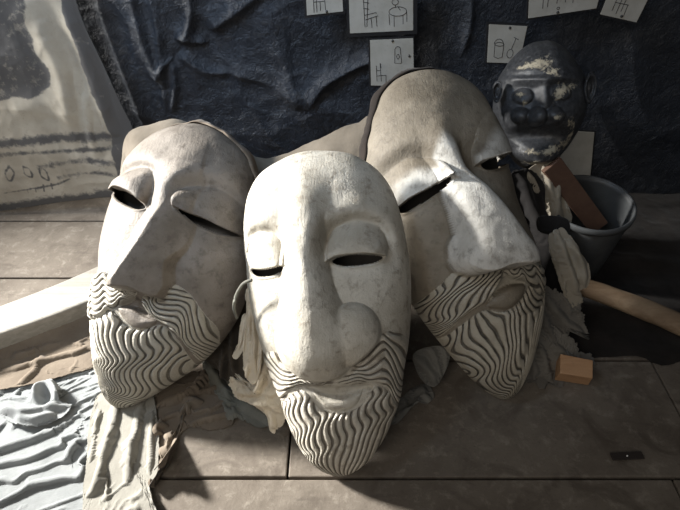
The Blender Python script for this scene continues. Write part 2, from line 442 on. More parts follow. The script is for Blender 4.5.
    print('mask', S['name'], 'L', round(L, 3), 'minz', V[:, 2].min(), 'maxz', V[:, 2].max(), 'y', V[:, 1].min(), V[:, 1].max(), 'x', V[:, 0].min(), V[:, 0].max())
    return root

M_pl_white = plaster('plaster_white', (.41, .375, .31), (.60, .565, .49), (.20, .165, .125), (.09, .072, .055), blotch=.75)
M_pl_brown = plaster('plaster_taupe', (.145, .123, .10), (.24, .21, .178), (.075, .06, .048), (.045, .038, .031), blotch=.7)
M_pl_tan = plaster('plaster_tan', (.165, .138, .102), (.26, .223, .17), (.088, .07, .052), (.025, .021, .018), blotch=.5, pale=((.52, .50, .455), (.68, .66, .61)))
M_pl_beard = plaster('plaster_beard_tan', (.34, .30, .235), (.46, .42, .34), (.14, .12, .095), (.022, .018, .015), blotch=.3)
M_pl_beard2 = plaster('plaster_beard_taupe', (.33, .305, .255), (.44, .41, .35), (.15, .13, .105), (.06, .052, .042), blotch=.3)
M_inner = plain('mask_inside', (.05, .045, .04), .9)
M_bind = fabric('binding_cloth', (.016, .012, .010), (.032, .024, .019))
M_bind2 = fabric('binding_cloth_taupe', (.13, .10, .075), (.2, .16, .12))

MASKS = []
# --- centre mask
MASKS.append(dict(name='plaster_mask', label='pale front mask with long bulbous nose and carved beard, resting on the boards', seed=11, el=39, yaw=-8, L=1.05, D=.125, p=2.5, q=.55,
    center=(328, 312), mat=M_pl_white, inner=M_inner,
    outline=[(322, 151), (350, 154), (375, 168), (392, 190), (402, 220), (408, 250), (411, 280), (411, 310), (409, 340), (404, 370), (401, 395), (393, 420), (383, 441), (370, 461), (352, 474), (335, 477), (315, 468), (300, 450), (288, 425), (276, 392), (264, 360), (255, 330), (248, 300), (245, 270), (244, 240), (245, 210), (250, 190), (262, 172), (285, 158), (303, 152)],
    bumps=[(320, 190, 60, 35, .006), (384, 320, 20, 40, .006), (262, 330, 14, 40, .004)],
    eyes=[dict(brow=[(246, 252), (249, 238), (258, 232), (273, 234), (283, 250), (285, 266)], edge=[(248, 266), (255, 270), (268, 270), (285, 266)], hole=[(251, 270), (266, 269), (283, 267), (279, 272), (268, 276), (256, 276)], bulge=.012, carve=.014, ridge=.005, sock=.010),
          dict(brow=[(326, 262), (324, 246), (330, 232), (344, 223), (362, 221), (378, 227), (388, 243), (386, 257)], edge=[(326, 262), (336, 257), (350, 255), (366, 254), (386, 256)], hole=[(331, 261), (345, 256), (364, 255), (382, 257), (376, 262), (362, 265), (344, 266)], bulge=.016, carve=.020, ridge=.008, sock=.012, bw=6)],
    nose=dict(ridge=[(306, 160, 0, 30, 30), (302, 192, .018, 26, 26), (301, 220, .032, 20, 23), (303, 255, .046, 20, 24), (306, 290, .058, 24, 28), (309, 320, .066, 33, 34), (311, 345, .062, 36, 36), (312, 362, .045, 34, 34)], pp=2.2, pq=.95,
        bulbs=[(310, 343, 37, 38, .068, 0, .04), (351, 337, 26, 29, .046, 0, .03)],
        cut=[(270, 150), (350, 150), (352, 280), (374, 300), (381, 335), (372, 352), (350, 372), (333, 383), (312, 384), (290, 374), (276, 362), (266, 330), (275, 290)], cutex=.03),
    hair=[dict(region=4, poly=[(286, 401), (296, 392), (304, 391), (313, 402), (323, 411), (342, 414), (360, 407), (370, 394), (378, 387), (389, 392), (400, 402), (404, 420), (392, 450), (370, 480), (335, 494), (305, 478), (285, 440), (276, 410)],
               A=[(276, 390), (290, 430), (305, 460), (332, 480)], B=[(408, 385), (398, 425), (375, 462), (345, 482)], n=18, axis=(.05, 1), wl=36, amp=2.8, h=.006, sd=3),
          dict(region=5, poly=[(256, 362), (272, 352), (287, 366), (300, 376), (320, 381), (335, 383), (322, 388), (302, 387), (288, 392), (282, 402), (268, 395)],
               A=[(268, 354), (285, 370), (322, 382)], B=[(276, 402), (290, 392), (318, 390)], n=5, axis=(1, .25), wl=31, amp=2.4, h=.009, sd=8),
          dict(region=6, poly=[(335, 383), (348, 374), (362, 358), (374, 345), (382, 334), (398, 332), (412, 345), (412, 385), (402, 408), (395, 403), (388, 390), (374, 383), (352, 386)],
               A=[(345, 388), (370, 387), (388, 396), (398, 410)], B=[(350, 360), (378, 330), (405, 338), (414, 372)], n=8, axis=(.8, .35), wl=34, amp=2.7, h=.010, sd=15)],
    lip=dict(poly=[(312, 392), (322, 398), (337, 401), (352, 397), (362, 391), (356, 405), (342, 411), (326, 408)], h=.006, w=6, gap=[(306, 387), (330, 387), (366, 385), (372, 389), (352, 396), (337, 399), (320, 396)], gapd=.012),
))
# --- left mask
MASKS.append(dict(name='plaster_mask', label='taupe mask with sharp hooked nose, leaning back at the left above the crumpled cloths', seed=23, el=45, yaw=-27, L=1.25, D=.15, p=2.4, q=.55,
    center=(165, 262), mat=M_pl_brown, inner=M_inner, mats={'beard': M_pl_beard2, 'moustache': M_pl_beard2}, binding=(60, 175, .012, M_bind2),
    outline=[(194, 123), (222, 133), (243, 152), (254, 172), (258, 200), (260, 235), (256, 265), (248, 295), (236, 322), (217, 348), (198, 366), (178, 380), (149, 398), (125, 408), (112, 405), (100, 383), (91, 347), (87, 315), (88, 296), (91, 274), (92, 244), (100, 207), (108, 184), (122, 160), (138, 140), (161, 127)],
    bumps=[(185, 160, 50, 35, .010), (212, 270, 30, 35, .008)],
    eyes=[dict(brow=[(109, 190), (116, 177), (128, 169), (143, 167), (152, 172), (149, 192), (143, 204)], edge=[(108, 190), (116, 188), (128, 192), (137, 199), (144, 207)], end=.7, hole=[(110, 192), (120, 190), (130, 194), (138, 201), (143, 207), (134, 208), (122, 203), (114, 198)], bulge=.020, carve=.010, ridge=.006, sock=.012, lift=.012),
          dict(brow=[(180, 209), (178, 199), (186, 190), (200, 186), (216, 188), (231, 199), (240, 216), (238, 235)], edge=[(180, 209), (192, 215), (206, 220), (222, 228), (238, 235)], hole=[(184, 211), (193, 215), (207, 220), (222, 228), (234, 234), (222, 234), (207, 229), (194, 222)], bulge=.018, carve=.016, ridge=.006, sock=.012, bw=7)],
    nose=dict(ridge=[(179, 135, 0, 30, 26), (174, 160, .016, 24, 24), (165, 185, .032, 22, 24), (153, 212, .048, 27, 25), (142, 240, .064, 33, 27), (130, 265, .078, 42, 29), (121, 281, .084, 50, 30)], ex=.05, pp=1.25, pq=1.0,
        bulbs=[(156, 280, 15, 20, .040, .2, .03)],
        cut=[(130, 120), (200, 130), (190, 230, .02), (172, 262, .02), (171, 284, .02), (166, 295, .02), (159, 299, .025), (147, 296, .03), (139, 291, .03), (127, 290, .04), (113, 289), (102, 286), (94, 272), (108, 228)], cutex=.045),
    hair=[dict(region=4, poly=[(80, 316), (92, 318), (104, 314), (113, 311), (124, 325), (140, 330), (160, 325), (176, 340), (184, 358), (198, 366), (200, 375), (165, 400), (130, 418), (105, 415), (90, 380), (82, 340)],
               A=[(84, 315), (92, 350), (100, 380), (112, 408)], B=[(196, 325), (200, 362), (165, 398), (130, 415)], n=17, axis=(-.25, 1), wl=40, amp=3.6, h=.006, sd=5),
          dict(region=5, poly=[(80, 300), (88, 284), (103, 268), (112, 284), (132, 291), (128, 299), (117, 306), (104, 312), (92, 319), (82, 318)],
               A=[(88, 284), (104, 276), (132, 292)], B=[(84, 322), (104, 314), (128, 300)], n=6, axis=(1, -.1), wl=23, amp=2.5, h=.012, sd=9),
          dict(region=6, poly=[(139, 296), (150, 296), (162, 298), (170, 284), (187, 293), (200, 313), (205, 332), (200, 358), (191, 364), (184, 352), (176, 338), (162, 325), (148, 316), (140, 307)],
               A=[(136, 304), (150, 320), (172, 338), (188, 366)], B=[(158, 290), (184, 290), (204, 315), (207, 350)], n=8, axis=(.7, .8), wl=29, amp=2.7, h=.012, sd=2)],
    lip=dict(poly=[(117, 308), (128, 307), (142, 316), (155, 321), (147, 328), (136, 329), (124, 322)], h=.012, w=7, gap=[(118, 305), (131, 297), (139, 301), (146, 315), (132, 309)], gapd=.014),
))
# --- right mask
MASKS.append(dict(name='plaster_mask', label='tallest mask with broad pale wedge nose, leaning back at the right beside the bucket', seed=37, el=44, yaw=25, L=1.3, D=.16, p=2.4, q=.55,
    center=(448, 232), mat=M_pl_tan, inner=M_inner, pale=1, mats={'beard': M_pl_beard, 'moustache': M_pl_beard}, binding=(60, 200, .017, M_bind),
    outline=[(432, 67), (458, 71), (480, 86), (494, 112), (506, 138), (513, 160), (520, 195), (532, 225), (543, 255), (547, 285), (543, 320), (534, 352), (524, 378), (511, 398), (497, 397), (473, 380), (446, 350), (425, 324), (404, 292), (386, 255), (372, 220), (366, 188), (365, 156), (371, 122), (384, 91), (405, 74)],
    bumps=[(432, 110, 45, 40, .010), (425, 250, 30, 45, .006)],
    eyes=[dict(brow=[(386, 196), (383, 184), (392, 169), (410, 157), (430, 158), (444, 166), (447, 176)], edge=[(386, 198), (397, 208), (409, 199), (428, 189), (447, 178)], end=.7, hole=[(390, 204), (399, 208), (414, 197), (432, 188), (445, 180), (436, 194), (420, 204), (404, 212)], bulge=.016, carve=.014, ridge=.006, sock=.016, lift=.012, bw=10),
          dict(brow=[(474, 150), (478, 126), (490, 112), (502, 122), (516, 148)], edge=[(481, 162), (492, 159), (505, 155), (517, 152)], end=.9, hole=[(484, 162), (494, 159), (508, 155), (515, 157), (505, 165), (490, 168)], bulge=.014, carve=0, ridge=.0, sock=.018, lift=.014, sockw=20)],
    nose=dict(ridge=[(447, 105, 0, 24, 24), (456, 140, .022, 18, 18), (466, 166, .040, 15, 17), (479, 196, .066, 20, 20), (490, 226, .088, 27, 23), (496, 250, .104, 36, 32), (499, 262, .106, 40, 38)], ex=.06, pp=5, pq=.45,
        bulbs=[(475, 252, 17, 22, .060, 0, .045)],
        cut=[(420, 100), (480, 100), (500, 180), (522, 222), (536, 252), (533, 265), (505, 268), (488, 274), (472, 274), (461, 265), (456, 245), (450, 200), (438, 160)], cutex=.065),
    hair=[dict(region=4, poly=[(529, 288), (536, 280), (552, 285), (552, 330), (535, 385), (515, 410), (495, 408), (465, 388), (436, 356), (424, 332), (436, 332), (448, 340), (460, 328), (473, 317), (488, 310), (504, 312), (520, 302)],
               A=[(430, 322), (440, 350), (470, 380), (502, 404)], B=[(545, 270), (551, 300), (540, 350), (514, 402)], n=19, axis=(.3, 1), wl=40, amp=3.5, h=.006, sd=4, deep=1.3),
          dict(region=5, poly=[(463, 266), (480, 272), (505, 268), (502, 285), (489, 302), (467, 316), (449, 339), (434, 330), (430, 306), (444, 283)],
               A=[(460, 262), (438, 285), (428, 318)], B=[(508, 275), (490, 303), (468, 318), (446, 344)], n=10, axis=(-.55, 1), wl=31, amp=2.8, h=.012, sd=7, deep=1.2),
          dict(region=6, poly=[(507, 267), (538, 262), (548, 274), (546, 292), (540, 294), (529, 282), (514, 278)],
               A=[(507, 262), (545, 266), (552, 285)], B=[(507, 280), (528, 284), (540, 298)], n=4, axis=(1, .3), wl=23, amp=2.8, h=.010, sd=12)],
    lip=dict(poly=[(488, 306), (498, 294), (509, 286), (526, 285), (524, 296), (516, 305), (505, 309)], h=.014, w=8, gap=[(494, 296), (505, 276), (526, 282), (512, 286)], gapd=.012),
))
for S in MASKS: build_mask(S)
# ============================================================ the room
YW = 1.72
def board_mat():
    m, nt, b = mat('stage_boards'); k = NT(nt); o = k.coord(); g = k.noise(k.coord(scale=(3, 20, 20)), 1.3, 6, .65, .5)
    n1 = k.noise(o, 3.2, 6, .65, .4); n2 = k.noise(o, 26, 6, .75, .3); n3 = k.noise(o, 130, 4, .7); n4 = k.noise(o, 9, 4, .6, 1.)
    col = k.mix(k.ramp(n1, [(.35, 0), (.65, 1)]), (.115, .094, .074), (.185, .158, .128))
    col = k.mix(k.ramp(n2, [(.52, 0), (.70, .8)]), col, (.26, .228, .188)); col = k.mix(k.ramp(n4, [(.5, 0), (.68, .75)]), col, (.085, .068, .053))
    col = k.mix(k.ramp(g, [(.58, 0), (.7, .35)]), col, (.06, .048, .038)); col = k.mix(k.ramp(n3, [(.60, 0), (.72, .6)]), col, (.07, .055, .044))
    k.put(b.inputs['Base Color'], col); b.inputs['Roughness'].default_value = .72; b.inputs['Specular IOR Level'].default_value = .3
    k.put(b.inputs['Normal'], k.bump(k.math('ADD', n2, k.math('MULTIPLY', n3, .5)), .45, .003)); return m
M_board = board_mat()
fl = thing('floor', (0, 0, 0), None, None); fl['kind'] = 'structure'
rowy = [floor_pt(340, y)[1] for y in (478, 360, 278, 221)]
w0 = rowy[1]-rowy[0]
rows = [rowy[0]-2*w0, rowy[0]-w0, *rowy, rowy[3]+w0, rowy[3]+2*w0]
joints = {2: [floor_pt(289, 455)[0], floor_pt(666, 388)[0]], 3: [-1.3, -.2, 1.1], 4: [.35], 5: [-.5, 1.2], 6: [.2], 1: [-.9, .75], 0: [0.]}
rs = np.random.RandomState(3)
for i in range(len(rows)-1):
    xs = [-2.6]+joints.get(i, [])+[2.6]
    for a, b in zip(xs[:-1], xs[1:]):
        m = MB(); g = .0035; zt = rs.uniform(-.001, .001)
        m.box(((a+b)/2, (rows[i]+rows[i+1])/2, -.018+zt/2), (b-a-2*g*.6, rows[i+1]-rows[i]-2*g, .036+zt))
        m.build('floor_board', M_board, fl, bevel=.003)
m = MB(); m.box((0, 1.0, -.05), (5.4, 3.4, .02)); m.build('subfloor', plain('subfloor_dark', (.02, .016, .013), .9), fl)
M_wallb = wood('wall_boards', (.06, .05, .045), (.09, .075, .06), (.03, .025, .02), scale=(20, 3, 3))
m = MB(); m.box((0, YW+.20, .8), (5.2, .06, 1.8)); tag(m.build('wall_back', M_wallb), kind='structure')

# --- black plastic sheeting hung over the back wall
def sheet_material():
    m, nt, b = mat('black_plastic'); k = NT(nt); c = k.coord()
    n1 = k.noise(c, 5, 5, .6, .5); n2 = k.noise(c, 34, 5, .7, .6); n3 = k.noise(c, 150, 3, .6)
    dust = k.math('MULTIPLY', k.ramp(n1, [(.45, 0), (.75, 1)]), k.ramp(n2, [(.5, 0), (.7, 1)]))
    col = k.mix(k.ramp(n1, [(.3, 0), (.7, 1)]), (.011, .0135, .019), (.024, .029, .040)); col = k.mix(k.math('MULTIPLY', dust, .5), col, (.16, .15, .14))
    k.put(b.inputs['Base Color'], col); k.put(b.inputs['Roughness'], k.math('MULTIPLY_ADD', n1, .3, .38)); b.inputs['Specular IOR Level'].default_value = .6
    k.put(b.inputs['Normal'], k.bump(k.math('ADD', n2, k.math('MULTIPLY', n3, .3)), .8, .012)); return m
M_plastic = sheet_material()
nx, nz = 760, 420
X, Z = np.meshgrid(np.linspace(-1.9, 1.95, nx), np.linspace(.0, 1.3, nz), indexing='ij')
wx = X+.08*fbm(X*3, Z*3, 3); wz = Z+.08*fbm(X*3+9, Z*3+4, 3)
dp = .035*ridged(wx*2.2+wz*1.2, wz*1.6-wx*.6, 3)+.010*ridged(wx*8, wz*7+wx*3, 3)
calm = sst(.15, .75, X); dp = dp*(1-.55*calm)
def fold(pts, wpx, amp, asym=0.):
    q = np.array([at_y(a, b, YW)[[0, 2]] for a, b in pts]); q = catmull(q, 6)
    d, sd, tt, _ = dist_line(X, Z, q); w = wpx*.0033; e = np.minimum(tt*8, 1)*np.minimum((1-tt)*5, 1)
    f = np.exp(-(np.sqrt(d*d+.004**2)-.004)/w*1.3)
    if asym: f = f*(1+asym*sd*np.tanh(d/w*1.5))
    return amp*.5*f*e
for a in [([(86, -10), (110, 60), (146, 150)], 9, .05, .5), ([(122, -10), (140, 50), (160, 98)], 8, .05, -.4), ([(140, -10), (152, 40), (158, 90), (160, 130)], 6, .03, .5),
          ([(183, -10), (186, 20), (178, 52)], 6, .05, .6), ([(170, 45), (190, 50), (205, 52)], 5, .03, .5), ([(175, 60), (200, 78), (228, 82)], 7, .04, -.4), ([(150, 90), (158, 75), (168, 66)], 5, .03, 0),
          ([(168, 70), (170, 95), (166, 125)], 4, .03, .6), ([(205, 40), (240, 15), (270, -10)], 12, .05, .5), ([(306, 120), (330, 90), (395, 60)], 10, .05, .6), ([(306, 122), (270, 95), (215, 80)], 12, .035, -.5),
          ([(300, 118), (280, 60), (262, 10)], 14, .03, .3), ([(640, 40), (650, 120), (690, 160)], 14, .03, .4), ([(600, 110), (640, 180), (700, 215)], 14, .03, -.3), ([(476, -10), (474, 30), (464, 68)], 4, .03, .3)]:
    dp = dp+fold(*a)
dp = np.clip(dp, 0, .088)
Yv = YW+.09-dp
V = np.stack([X, Yv, Z+.002], -1).reshape(-1, 3)
sh = npmesh('plastic_sheet', V, gridfaces(nx, nz), M_plastic, None, loc=(0, YW+.09, 0))
tag(sh, 'crumpled blue-black plastic sheet hung as a backdrop behind the masks', 'plastic sheet')

# --- cloth relaxation: a sheet larger than its footprint buckles into real folds
def relax(x, y, h, n, r, direc, ratio, iters, along=1.05, pull=.00004, floor=.0015, bend=.25, pin=.985):
    X = np.stack([x, y, h]).reshape(3, n, n); X0 = X.copy(); l = math.hypot(*direc); dx, dy = direc[0]/l, -direc[1]/l
    u = (-dy*X[0]+dx*X[1])*ratio; v = (dx*X[0]+dy*X[1])*along; ring = (r.reshape(n, n) > pin)
    def rest(di, dj):
        a = (slice(max(0, -di), n-max(0, di)), slice(max(0, -dj), n-max(0, dj))); b = (slice(max(0, di), n+min(0, di)), slice(max(0, dj), n+min(0, dj)))
        return a, b, np.sqrt((u[b]-u[a])**2+(v[b]-v[a])**2)
    cons = [(rest(*d), s_) for d, s_ in (((1, 0), .9), ((0, 1), .9), ((1, 1), .45), ((1, -1), .45), ((2, 0), bend), ((0, 2), bend), ((4, 0), bend*.3), ((0, 4), bend*.3))]
    for it in range(iters):
        X[2] -= pull
        for (a, b, L0), s_ in cons:
            A = X[(slice(None),)+a]; B = X[(slice(None),)+b]; d = B-A; ln = np.sqrt((d*d).sum(0))+1e-9
            c_ = d*(.25*s_*(ln-L0)/ln); C = np.zeros_like(X); C[(slice(None),)+a] += c_; C[(slice(None),)+b] -= c_; X += C
        X[0][ring] = X0[0][ring]; X[1][ring] = X0[1][ring]
        X[2] = np.where(X[2] < floor, floor+(X[2]-floor)*0, X[2])
    return X.reshape(3, -1)
# --- star-shaped cloth patches
def rag(name, label, outline, O, N, m_, folds=(), crump=(.006, 22), streak=None, lift=.002, n=150, jag=.0, group=None, cat='cloth', rise=None, attrs=None, hem=.0, up=None, thick=.0018, center=None, sim=None):
    f = Frame(O, N, up if up is not None else ((0, 0, 1) if abs(N[2]) < .9 else (0, 1, 0)))
    P = catmull(np.array([f.loc(a, b, lift) for a, b in outline]), 8, True)
    c = P.mean(0) if center is None else f.loc(*center, lift); R = radial(P, c); r, th = disc_grid(n)
    Rr = R(th)
    if jag: Rr = Rr*(1+jag*r**6*(fbm(np.cos(th)*11+5, np.sin(th)*11, 4)))
    x = c[0]+r*Rr*np.cos(th); y = c[1]+r*Rr*np.sin(th)
    px1 = np.linalg.norm(np.asarray(O)-CAM)/FPX
    h = np.full(len(x), lift)+crump[0]*ridged(x*crump[1]+3+.25*crump[1]*.1*fbm(x*20, y*20), y*crump[1]+8, 3)*(.4+.6*(1-r**4))
    if streak:
        dx, dy, fr, am = streak; l = math.hypot(dx, dy); dx /= l; dy /= -l
        u = (-dy*x+dx*y); v = dx*x+dy*y
        h = h+am*ridged(u*fr+1.2*fbm(x*7, y*7, 2), v*fr*.07+5, 2)
    for fd in folds:
        pts, wpx, amp = fd[:3]; q = catmull(np.array([f.loc(a, b, lift) for a, b in pts]), 6); d, sd, tt, _ = dist_line(x, y, q)
        e = np.minimum(np.minimum(tt*6, (1-tt)*6), 1)*.85+.15
        h = h+amp*np.exp(-(d/(wpx*px1))**2)*e+(amp*.25*np.exp(-((d-2.1*wpx*px1)/(wpx*px1))**2)*-1)
    if rise is not None and not sim: h = h+rise(x, y, f)
    h = h*(1-(.55 if hem == 0 else hem)*sst(.93, 1.0, r))
    h = np.maximum(h, lift*.6)
    if sim:
        base = np.minimum(h, lift)*0+lift*.5
        sx, sy, sh_ = relax(x, y, h*sim.get('seed', 1.5), n, r, sim['d'], sim['k'], sim.get('it', 260), sim.get('along', 1.06), sim.get('pull', .00005), .0015, sim.get('bend', .25), sim.get('pin', .985))
        x, y, h = sx, sy, sh_+(rise(x, y, f) if rise is not None and not sim.get('norise') else 0)+sim.get('up', 0)
    V = f.world(x, y, h)
    V[:, 2] = np.maximum(V[:, 2], .0015)
    b0 = V[V[:, 2].argmin()]
    at = attrs(x, y, f) if attrs else None
    o = npmesh(name, V, gridfaces(n, n), m_, None, at, loc=(b0[0], b0[1], b0[2]), solid=thick)
    return tag(o, label, cat, group)
UPN = np.array([0, 0, 1.])

# --- painted canvas
def canvas_material():
    m, nt, b = mat('painted_canvas'); k = NT(nt); c = k.coord()
    n1 = k.noise(c, 7, 5, .6); n2 = k.noise(c, 48, 5, .7, .3); n3 = k.noise(c, 500, 2, .5)
    col = k.mix(k.ramp(n1, [(.35, 0), (.65, 1)]), (.30, .265, .21), (.42, .38, .31))
    col = k.mix(k.ramp(n2, [(.55, 0), (.75, .35)]), col, (.2, .17, .13))
    pt = k.ramp(k.math('MULTIPLY_ADD', k.math('SUBTRACT', k.math('MULTIPLY_ADD', n1, .6, n2), .8), 1.5, k.attr('paint')), [(.3, 0), (.8, .93)])
    col = k.mix(pt, col, (.062, .060, .062)); k.put(b.inputs['Base Color'], col); b.inputs['Roughness'].default_value = .8
    k.put(b.inputs['Normal'], k.bump(k.math('ADD', n2, n3), .3, .002)); return m
def canvas_paint(x, y, f):
    L_ = lambda p: np.array([f.loc(a, b) for a, b in p]); px = .0030
    wob = .012*fbm(x*18, y*18, 4)
    v = np.zeros(x.shape)
    for pg, a in (([(-60, -60), (28, -60), (24, 10), (34, 42), (52, 72), (44, 92), (20, 98), (-60, 92)], .85), ([(50, -40), (75, -40), (146, 134), (134, 206), (118, 176), (108, 128), (84, 70)], 1.)):
        v = np.maximum(v, a*sst(-.006, .006, sdf_in(x, y, catmull(L_(pg), 5, True))+wob))
    for ln, w, a in (([(-60, 146), (20, 141), (70, 137), (118, 136)], 7, 1), ([(-60, 160), (15, 153), (50, 151), (120, 148)], 4, .8), ([(40, 166), (80, 160), (125, 165)], 5, .7), ([(60, 176), (95, 172), (125, 178)], 4, .6),
                     ([(10, 165), (15, 172), (11, 180), (6, 173), (10, 165)], 1.6, .9), ([(24, 165), (31, 169), (33, 176), (26, 173), (24, 165)], 1.6, .9), ([(40, 166), (47, 170), (49, 179), (42, 175), (40, 166)], 1.6, .9), ([(36, 186), (37, 191)], 1.2, .9), ([(44, 184), (45, 190)], 1.2, .9), ([(52, 183), (53, 188)], 1.2, .9), ([(28, 188), (29, 192)], 1.2, .9), ([(5, 192), (30, 188), (55, 184), (70, 178)], 2, .8), ([(-60, 214), (10, 206), (60, 200), (130, 192)], 8, 1)):
        q = catmull(L_(ln), 6); v = np.maximum(v, a*np.exp(-((dist_line(x, y, q)[0]+wob*.4)/(w*px))**2))
    return {'paint': v}
O = at_y(60, 206, YW-.045); Nc = np.array([.03, -1, 0.]); Nc /= np.linalg.norm(Nc)
rag('painted_canvas', 'beige canvas with dark painted strokes, leaning at the upper left behind the boards', [(-70, -70), (0, -74), (58, -66), (74, -6), (84, 24), (102, 62), (120, 102), (134, 132), (138, 165), (132, 193), (95, 198), (60, 202), (20, 208), (-20, 214), (-70, 220), (-74, 100)], O, Nc, canvas_material(),
    folds=[([(35, 20), (60, 70), (72, 130)], 8, .012), ([(60, 0), (85, 60), (108, 128)], 6, .012), ([(85, 90), (90, 130), (95, 150)], 4, .008), ([(10, 110), (60, 100)], 8, .006)], crump=(.008, 5), n=260, cat='canvas', hem=.3, attrs=canvas_paint)
# --- black sheet on the floor at the right, extended to the wall in place of shade
rag('ground_sheet', 'black sheet spread flat on the boards under the log at the right', [(500, 250), (540, 200), (600, 193), (700, 193), (800, 196), (820, 330), (740, 352), (694, 356), (662, 366), (640, 357), (600, 357), (560, 356), (500, 340)], floor_pt(600, 300), UPN,
    fabric('ground_sheet_black', (.012, .010, .009), (.026, .021, .018), .75), folds=[([(560, 300), (640, 320), (700, 330)], 9, .008), ([(590, 270), (640, 262), (700, 270)], 10, .008)], crump=(.006, 12), n=160, jag=.03, cat='sheet')

# --- drawings pinned on the backdrop
M_mount = plain('black_card', (.012, .012, .014), .6); M_pencil = plain('pencil_lines', (.035, .035, .038), .9); M_pin = plain('pin_dark', (.03, .03, .03), .4)
def paper_mat():
    m, nt, b = mat('drawing_paper'); k = NT(nt); c = k.coord(); n = k.noise(c, 14, 4, .6); n2 = k.noise(c, 120, 3, .6)
    col = k.mix(k.ramp(n, [(.3, 0), (.7, 1)]), (.40, .38, .33), (.52, .50, .45)); col = k.mix(k.ramp(n2, [(.62, 0), (.78, .4)]), col, (.25, .23, .2))
    k.put(b.inputs['Base Color'], col); b.inputs['Roughness'].default_value = .85; return m
M_paper = paper_mat()
YP = YW-.02
def drawing(label, quad, mounts, strokes, pins=(), yp=YP, fillet=0):
    """quad: corners of the paper in the photo (tl, tr, br, bl); strokes in paper units 0..1 from the top left"""
    q = [at_y(a, b, yp) for a, b in quad]; c = sum(q)/4
    root = thing('pinned_drawing', tuple(q[3]), label, 'drawing', 'pinned drawings on the backdrop')
    def at(u, v, d=0.):
        p = (q[0]*(1-u)+q[1]*u)*(1-v)+(q[3]*(1-u)+q[2]*u)*v; p = p.copy(); p[1] -= d; return p
    l, t_, r_, b_ = mounts; W = np.linalg.norm(q[1]-q[0]); Hh = np.linalg.norm(q[0]-q[3])
    P = [at(-l/W, -t_/Hh), at(1+r_/W, -t_/Hh), at(1+r_/W, 1+b_/Hh), at(-l/W, 1+b_/Hh)]
    F8 = [(0, 1, 2, 3), (7, 6, 5, 4), (0, 4, 5, 1), (1, 5, 6, 2), (2, 6, 7, 3), (3, 7, 4, 0)]
    m = MB(); m.add([p-np.array([0, .001, 0]) for p in P]+[p+np.array([0, .004, 0]) for p in P], F8); m.build('card_mount', M_mount, root)
    m = MB(); m.add([at(*uv, .0032) for uv in ((0, 0), (1, 0), (1, 1), (0, 1))]+[at(*uv, .0012) for uv in ((0, 0), (1, 0), (1, 1), (0, 1))], F8); pp = m.build('paper', M_paper, root)
    m = MB()
    for s_ in strokes: m.tube([at(u, v, .0036) for u, v in s_], .0010, 5)
    if strokes: m.build('pencil_drawing', M_pencil, pp)
    for (u, v) in pins:
        m = MB(); e = at(u, v, .003); m.lathe([(0, .004), (.0035, .003), (.004, 0), (.002, -.001)], e, 12, np.array([[1, 0, 0], [0, 0, -1], [0, 1, 0.]])); m.build('pin', M_pin, root, True)
def circ(u, v, a, b, n=14, s=0, e=360): return [(u+a*math.cos(math.radians(s+(e-s)*i/n)), v+b*math.sin(math.radians(s+(e-s)*i/n))) for i in range(n+1)]
drawing('small sheet with half of a pencilled chair, leftmost of the pinned drawings', [(305, -28), (341, -30), (343, 11), (307, 15)], (.006, .006, .006, .008),
    [[(.2, .3), (.2, .95)], [(.28, .3), (.28, .95)], [(.2, .7), (.5, .7)], [(.38, .7), (.38, .92)], [(.5, .5), (.52, .92)], [(.2, .45), (.28, .45)], [(.2, .57), (.28, .57)]], [(.55, .96)])
drawing('largest drawing of a ladder-back chair and a round table in a black mount', [(348, -28), (413, -30), (413, 30), (350, 33)], (.008, .01, .012, .012),
    [[(.30, .3), (.27, .9)], [(.22, .3), (.24, .9)], [(.22, .38), (.31, .4)], [(.22, .48), (.31, .5)], [(.22, .58), (.31, .6)], [(.24, .7), (.42, .66), (.44, .72), (.25, .78)], [(.34, .74), (.35, .92)], [(.42, .72), (.43, .9)],
     circ(.76, .66, .14, .08), [(.62, .7), (.63, .88)], [(.70, .74), (.70, .92)], [(.84, .73), (.84, .88)], [(.90, .68), (.90, .84)], circ(.72, .5, .05, .05), [(.72, .55), (.73, .6)], [(.76, .58), (.8, .64)]], [])
drawing('small square sheet with a tiny chair and a lantern, just above the tallest mask', [(370, 40), (413, 38), (414, 86), (371, 85)], (.005, .005, .003, .006),
    [[(.13, .55), (.14, .9)], [(.22, .5), (.24, .9)], [(.13, .66), (.22, .66)], [(.13, .78), (.36, .76)], [(.35, .76), (.35, .92)], [(.24, .6), (.23, .5)], circ(.64, .2, .06, .05, 8, 180, 360), [(.57, .2), (.56, .5), (.72, .5), (.70, .2)], circ(.64, .36, .03, .05)], [(.52, .03), (.9, .35)])
drawing('little sheet with a pencilled bucket and spade, beside the dark head', [(489, 24), (527, 26), (519, 63), (487, 62)], (.007, .006, .003, .005),
    [circ(.32, .5, .13, .05), [(.19, .5), (.19, .84), (.32, .88), (.44, .84), (.45, .5)], [(.76, .32), (.68, .62)], [(.70, .30), (.84, .36)], circ(.66, .74, .09, .12), circ(.3, .5, .13, .14, 8, 180, 360)], [(.55, .06)])
drawing('wide sheet with a row of pencilled table legs, cut by the top edge', [(530, -24), (606, -30), (596, 8), (528, 18)], (.005, .005, .004, .006),
    [[(.2, .4), (.2, .8)], [(.27, .38), (.27, .78)], [(.4, .4), (.4, .72)], [(.52, .4), (.52, .72)], [(.62, .4), (.63, .76)], [(.74, .4), (.76, .7)], [(.18, .4), (.78, .36)], circ(.43, .85, .02, .03)], [(.43, .95)])
